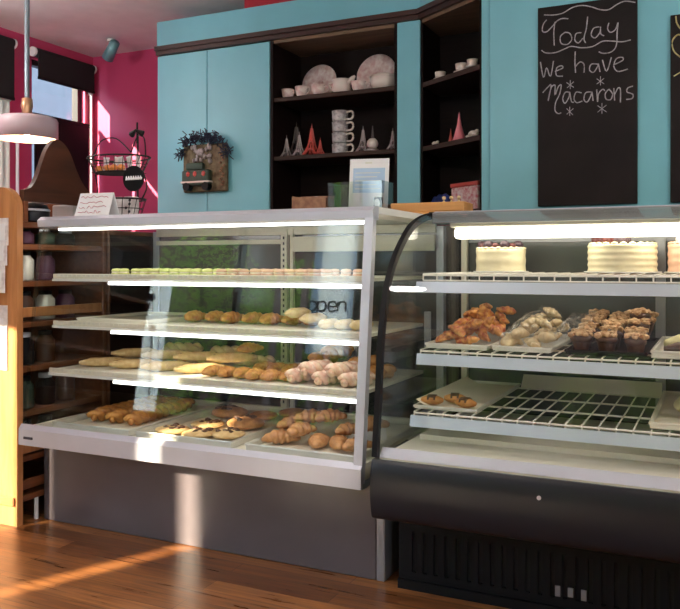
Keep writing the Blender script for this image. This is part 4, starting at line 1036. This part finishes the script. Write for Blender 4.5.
def blind(y0, y1, zt, zb, label, n):
    t = thing('roller_blind', label, 'blind', (XL+.055, (y0+y1)/2, zt), 0, 'black roller blinds'); a = (y1-y0)/2
    MB().tube([(0, -a, 0), (0, a, 0)], .035, 14).build('roller', 'shade', t)
    for s in (-1, 1): MB().tube([(0, s*a, 0), (0, s*(a+.018), 0)], .036, 14).build('end_cap', 'paper', t)
    MB().box((.03, -a+.01, zb-zt), (.034, a-.01, 0)).build('fabric', 'shade', t)
    MB().box((.025, -a+.01, zb-zt-.02), (.039, a-.01, zb-zt)).build('bottom_bar', 'blackm', t)
blind(4.33, 4.93, 2.6, 2.42, 'short black roller blind over the dark far window', 1)
blind(3.5, 4.13, 2.61, 2.22, 'long black roller blind at the left picture edge', 2)
t = thing('dark_screen', 'black screen panel closing the lower far window', 'screen', (XL+.02, 4.635, 1.0))
MB().box((0, -.27, 0), (.02, .27, 1.13)).build('panel', 'blackm', t); MB().box((-.001, -.29, 1.13), (.022, .29, 1.16), .004).build('top_rail', 'blackm', t)
m = MB(); V = []
for i in range(50):
    y = -.31+.62*i/49; x = .018*math.sin(i*1.35)
    V.append((m.bm.verts.new((x, y, 0)), m.bm.verts.new((x, y, 1.35))))
for i in range(49): m.bm.faces.new((V[i][0], V[i+1][0], V[i+1][1], V[i][1]))
t = thing('sheer_curtain', 'white sheer curtain below the left black blind', 'curtain', (XL+.03, 3.82, .86)); c = m.build('fabric', 'sheer', t, True)
MB().tube([(0, -.32, 1.35), (0, .32, 1.35)], .007, 8).build('rod', 'paper', t)
t = thing('wall_pipe', 'thin white vertical pipe on the pink wall between windows', 'pipe', (XL+.02, 4.21, 0)); MB().tube([(0, 0, 0), (0, 0, 2.1)], .012, 8).build('pipe', 'paper', t)
MB().box((-.02, -.018, 2.0), (.0, .018, 2.03)).build('bracket', 'paper', t)
t = thing('wall_pipe', 'white vertical conduit on the pink wall at the room corner', 'pipe', (XL+.02, 4.96, 0)); MB().tube([(0, 0, 0), (0, 0, 2.55)], .012, 8).build('pipe', 'paper', t)
MB().box((-.02, -.018, 2.4), (.0, .018, 2.43)).build('bracket', 'paper', t)

# ------------------------------------------------------------------ the shop front behind the viewer and the street outside
t = thing('open_sign', 'pale hanging sign reading open in the shop window', 'sign', (-2.695, YF+.03, 1.375))
MB().box((-.18, 0, -.33), (.18, .012, .93), .003).build('panel', 'signpanel', t)  # upper part lengthened to keep the sun off the rolls
m = MB()
def letter(st, x0):
    for s in st: m.tube(smooth_path([(-(x0-x*1.)*.075-.02, .014, z*.075) for x, z in s], 6), .011, 6, flat=.6)
o_ = [(.5, 1), (.08, .85), (0, .5), (.15, .08), (.5, 0), (.85, .1), (1, .5), (.88, .88), (.5, 1)]
letter([o_], 2.35); letter([[(0, 1), (.02, -.6)], [(.5+p[0]*.0+.5*(p[0]-.5)*2*.9-.0, p[1]) for p in o_]], 1.2)
letter([[(0, .5), (.9, .52), (.8, .9), (.45, 1), (.05, .8), (0, .4), (.2, .06), (.55, 0), (.9, .15)]], .0); letter([[(0, 1), (0, 0)], [(0, .6), (.25, .95), (.6, 1), (.85, .8), (.88, .4), (.88, 0)]], -1.12)
m.build('open_lettering', 'ink', t)
m = MB().tube([(-.15, .006, .93), (-.15, .006, 1.02)], .003, 5).tube([(.15, .006, .93), (.15, .006, 1.02)], .003, 5); m.build('hanging_cords', 'ink', t)
t = thing('window_banner', 'pale blue cloth banner with dark clips in the shop window', 'banner', (-4.37, YF+.05, .5))
MB().box((-.17, 0, 0), (.17, .004, 1.1)).build('cloth', 'signpanel', t)
m = MB().blob((-.02, .01, .95), .035, 2).blob((.03, .01, .68), .035, 2); m.build('clips', 'ink', t)
m = MB().tube([(.03, .012, .68), (.1, .012, .1)], .007, 5).tube([(-.02, .012, .95), (-.1, .012, .6), (-.05, .012, .05)], .007, 5); m.build('cords', 'ink', t)

struct(MB().box((-45, -60, -.3), (30, YF-.125, -.12)).build('street_ground', 'lawn'))
struct(MB().box((-45, -6.8, -.12), (30, -3.0, -.1)).build('street_path', 'road'))
def tree(x, y, h, w, label, seed, n=1500, base=.35):
    rr = random.Random(seed)
    t = thing('street_tree', label, 'tree', (x, y, -.12), 0, 'trees along the street')
    m = MB().tube([(0, 0, 0), (.05, .03, h*.3), (-.05, .05, h*.75)], [.16, .11, .04], 8)
    for i in range(5):
        a = rr.random()*6.28; m.tube([(0, 0, h*(.3+.08*i)), (w*.5*math.cos(a), w*.5*math.sin(a), h*(.5+.08*i))], [.05, .015], 5)
    m.build('trunk', 'bark', t)
    m = MB()
    for i in range(n):
        while True:
            p = Vector((rr.uniform(-1, 1), rr.uniform(-1, 1), rr.uniform(-1, 1)))
            if p.length < 1: break
        p = Vector((p.x*w, p.y*w, h*(base+1)/2+p.z*h*(1-base)/2)); s = .05+.06*rr.random()
        a = Vector((rr.gauss(0, 1), rr.gauss(0, 1), rr.gauss(0, 1))).normalized(); b = a.orthogonal().normalized()
        m.quad(p-a*s, p+b*s*.5, p+a*s, p-b*s*.5)
    m.build('leaves', 'leaf', t)
TR = [(-13.5, -8.5, 4.2, 1.5), (-10.2, -9.6, 4.6, 1.6), (-7.1, -8.9, 3.8, 1.4), (-4.4, -10.6, 4.6, 1.4), (-1.6, -9.4, 4.0, 1.3), (1.2, -10, 4.4, 1.4), (4.1, -9, 4.2, 1.4)]
for i, (x, y, h, w) in enumerate(TR): tree(x, y, h, w, 'leafy street tree outside the shop window, %s from the left end' % ORD[i], 40+i, 3000, .12 if i % 2 else .25)
for i, (x, y) in enumerate(((-9, -7.0), (-11.8, -7.0), (-6.2, -7.3), (-3.6, -7.4))):
    rr = random.Random(70+i); t = thing('street_bush', 'low bush by the street outside, %s from the left' % ORD[i], 'bush', (x, y, -.12), 0, 'bushes along the street')
    m = MB()
    for k in range(600):
        p = Vector((rr.gauss(0, .45), rr.gauss(0, .3), abs(rr.gauss(.35, .25)))); s = .06+.05*rr.random()
        a = Vector((rr.gauss(0, 1), rr.gauss(0, 1), rr.gauss(0, 1))).normalized(); b = a.orthogonal().normalized()
        m.quad(p-a*s, p+b*s*.5, p+a*s, p-b*s*.5)
    m.build('leaves', 'leaf', t); m = MB()
    for k in range(5): m.tube([(0, 0, 0), (rr.gauss(0, .25), rr.gauss(0, .2), .5)], [.02, .008], 5)
    m.build('stems', 'bark', t)
t = thing('street_house', 'grey stucco neighbour wall outside the left windows', 'building', (-8.2, 1.5, -.12))
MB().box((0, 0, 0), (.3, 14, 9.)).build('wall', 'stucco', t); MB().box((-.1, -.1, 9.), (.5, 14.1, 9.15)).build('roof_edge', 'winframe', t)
struct(MB().box((-12, YF, -.3), (XL-.16, 12, -.12)).build('street_yard', 'road'))
t = thing('sky_block_building', 'long dark brick building added behind the trees to block reflected sky', 'building', (-24, -13.5, -.12))  # added to block bright sky from the case glass reflections
MB().box((0, -4, 0), (34, 0, 6.2)).build('wall', 'brick', t); MB().box((-.2, -4.2, 6.2), (34.2, .2, 6.4)).build('roof_edge', 'winframe', t)
for i in range(9):
    f = MB().box((1.5+3.6*i, .0005, 1.2), (3.3+3.6*i, .06, 3.1)).build('window', 'winframe', t)
    MB().box((1.6+3.6*i, .0605, 1.3), (3.2+3.6*i, .07, 3.0)).build('pane', 'darkdoor', f)
# added unseen timber boards: they block the low sun, gaps shape its streaks
CB = [(-6.36, -5.77), (-5.63, -5.29), (-4.97, -4.87), (-4.79, 9.)]
for i, (a, b) in enumerate(CB):
    t = thing('sun_blocker', 'tall timber board added outside to block sun, %s from the left' % ORD[i], 'sun blocker', (a, -6.0, 3.4), 0, 'added boards that block the sun')
    MB().box((0, -.05, 0), (b-a, .05, 2.3)).build('boards', 'timber', t)
    for x in (.06, b-a-.06): MB().box((x-.05, -.11, -3.52), (x+.05, -.051, 2.3)).build('post', 'timber', t)

# ------------------------------------------------------------------ fill globes added out of view to brighten the room
for i, (x, y) in enumerate(((-1.6, .9), (-3.95, 2.6), (.9, .6), (1.2, 2.4))):
    t = thing('fill_globe', 'unseen white globe added as fill light, %s' % ['left of the viewer', 'nearest the left wall', 'right of the viewer', 'before the right case'][i], 'lamp', (x, y, 2.3), 0, 'added fill globes')
    MB().tube([(0, 0, .12), (0, 0, ZC-2.3)], .008, 8).build('cord', 'blackm', t)
    MB().lathe([(.05, ZC-2.3), (.05, ZC-2.33), (.0, ZC-2.335)], 20).build('ceiling_rose', 'white', t, True)
    MB().lathe([(.04, .1), (.045, .15), (.012, .16)], 20).build('cap', 'brass', t, True)
    MB().blob((0, 0, 0), .115, 3).build('globe', 'globe', t, True)

# ------------------------------------------------------------------ sun, sky, camera
sd = Vector((.42, .907, -.45)).normalized()
L = bpy.data.lights.new('sun', 'SUN'); L.energy = 12.5; L.color = (1, .83, .6); L.angle = math.radians(.35)
o = bpy.data.objects.new('sun', L); col.objects.link(o); o.rotation_euler = sd.to_track_quat('-Z', 'Y').to_euler(); o.location = (-8, -12, 9)
w = bpy.data.worlds.new('sky'); sc.world = w; w.use_nodes = True; nt = w.node_tree; bg = nt.nodes['Background']
tc = nt.nodes.new('ShaderNodeTexCoord'); sx = nt.nodes.new('ShaderNodeSeparateXYZ'); rp = nt.nodes.new('ShaderNodeValToRGB')
rp.color_ramp.elements[0].position = 0; rp.color_ramp.elements[0].color = (.86, .9, .95, 1)
rp.color_ramp.elements[1].position = .6; rp.color_ramp.elements[1].color = (.42, .62, .95, 1)
nt.links.new(tc.outputs['Generated'], sx.inputs[0]); nt.links.new(sx.outputs['Z'], rp.inputs['Fac']); nt.links.new(rp.outputs['Color'], bg.inputs['Color'])
bg.inputs['Strength'].default_value = 5.
for nm, (x0, x1, z0, z1) in (('window', (WX0, WX1, WZ0, WZ1)), ('door', (DX0, DX1, .1, 2.1))):
    L = bpy.data.lights.new(nm+' portal', 'AREA'); L.shape = 'RECTANGLE'; L.size = x1-x0; L.size_y = z1-z0; L.cycles.is_portal = True
    o = bpy.data.objects.new(nm+' portal', L); col.objects.link(o); o.location = ((x0+x1)/2, YF-.11, (z0+z1)/2); o.rotation_euler = (PI/2, 0, 0)

cam = bpy.data.cameras.new('camera'); co = bpy.data.objects.new('camera', cam); col.objects.link(co)
cam.sensor_fit = 'HORIZONTAL'; cam.sensor_width = 36; cam.lens = 36*800/680; cam.clip_start = .02; cam.clip_end = 200
cam.shift_y = -(304.5-263)/680
co.location = (0, 0, 1.05); co.rotation_euler = (PI/2, 0, .445)
sc.camera = co
cy = sc.cycles; cy.use_denoising = True; cy.max_bounces = 10; cy.diffuse_bounces = 4; cy.glossy_bounces = 4; cy.transparent_max_bounces = 32
cy.sample_clamp_indirect = 6; cy.caustics_reflective = False; cy.caustics_refractive = False
v = sc.view_settings; v.view_transform = 'Standard'; v.look = 'None'; v.gamma = 1; v.use_curve_mapping = False; v.exposure = 1.15
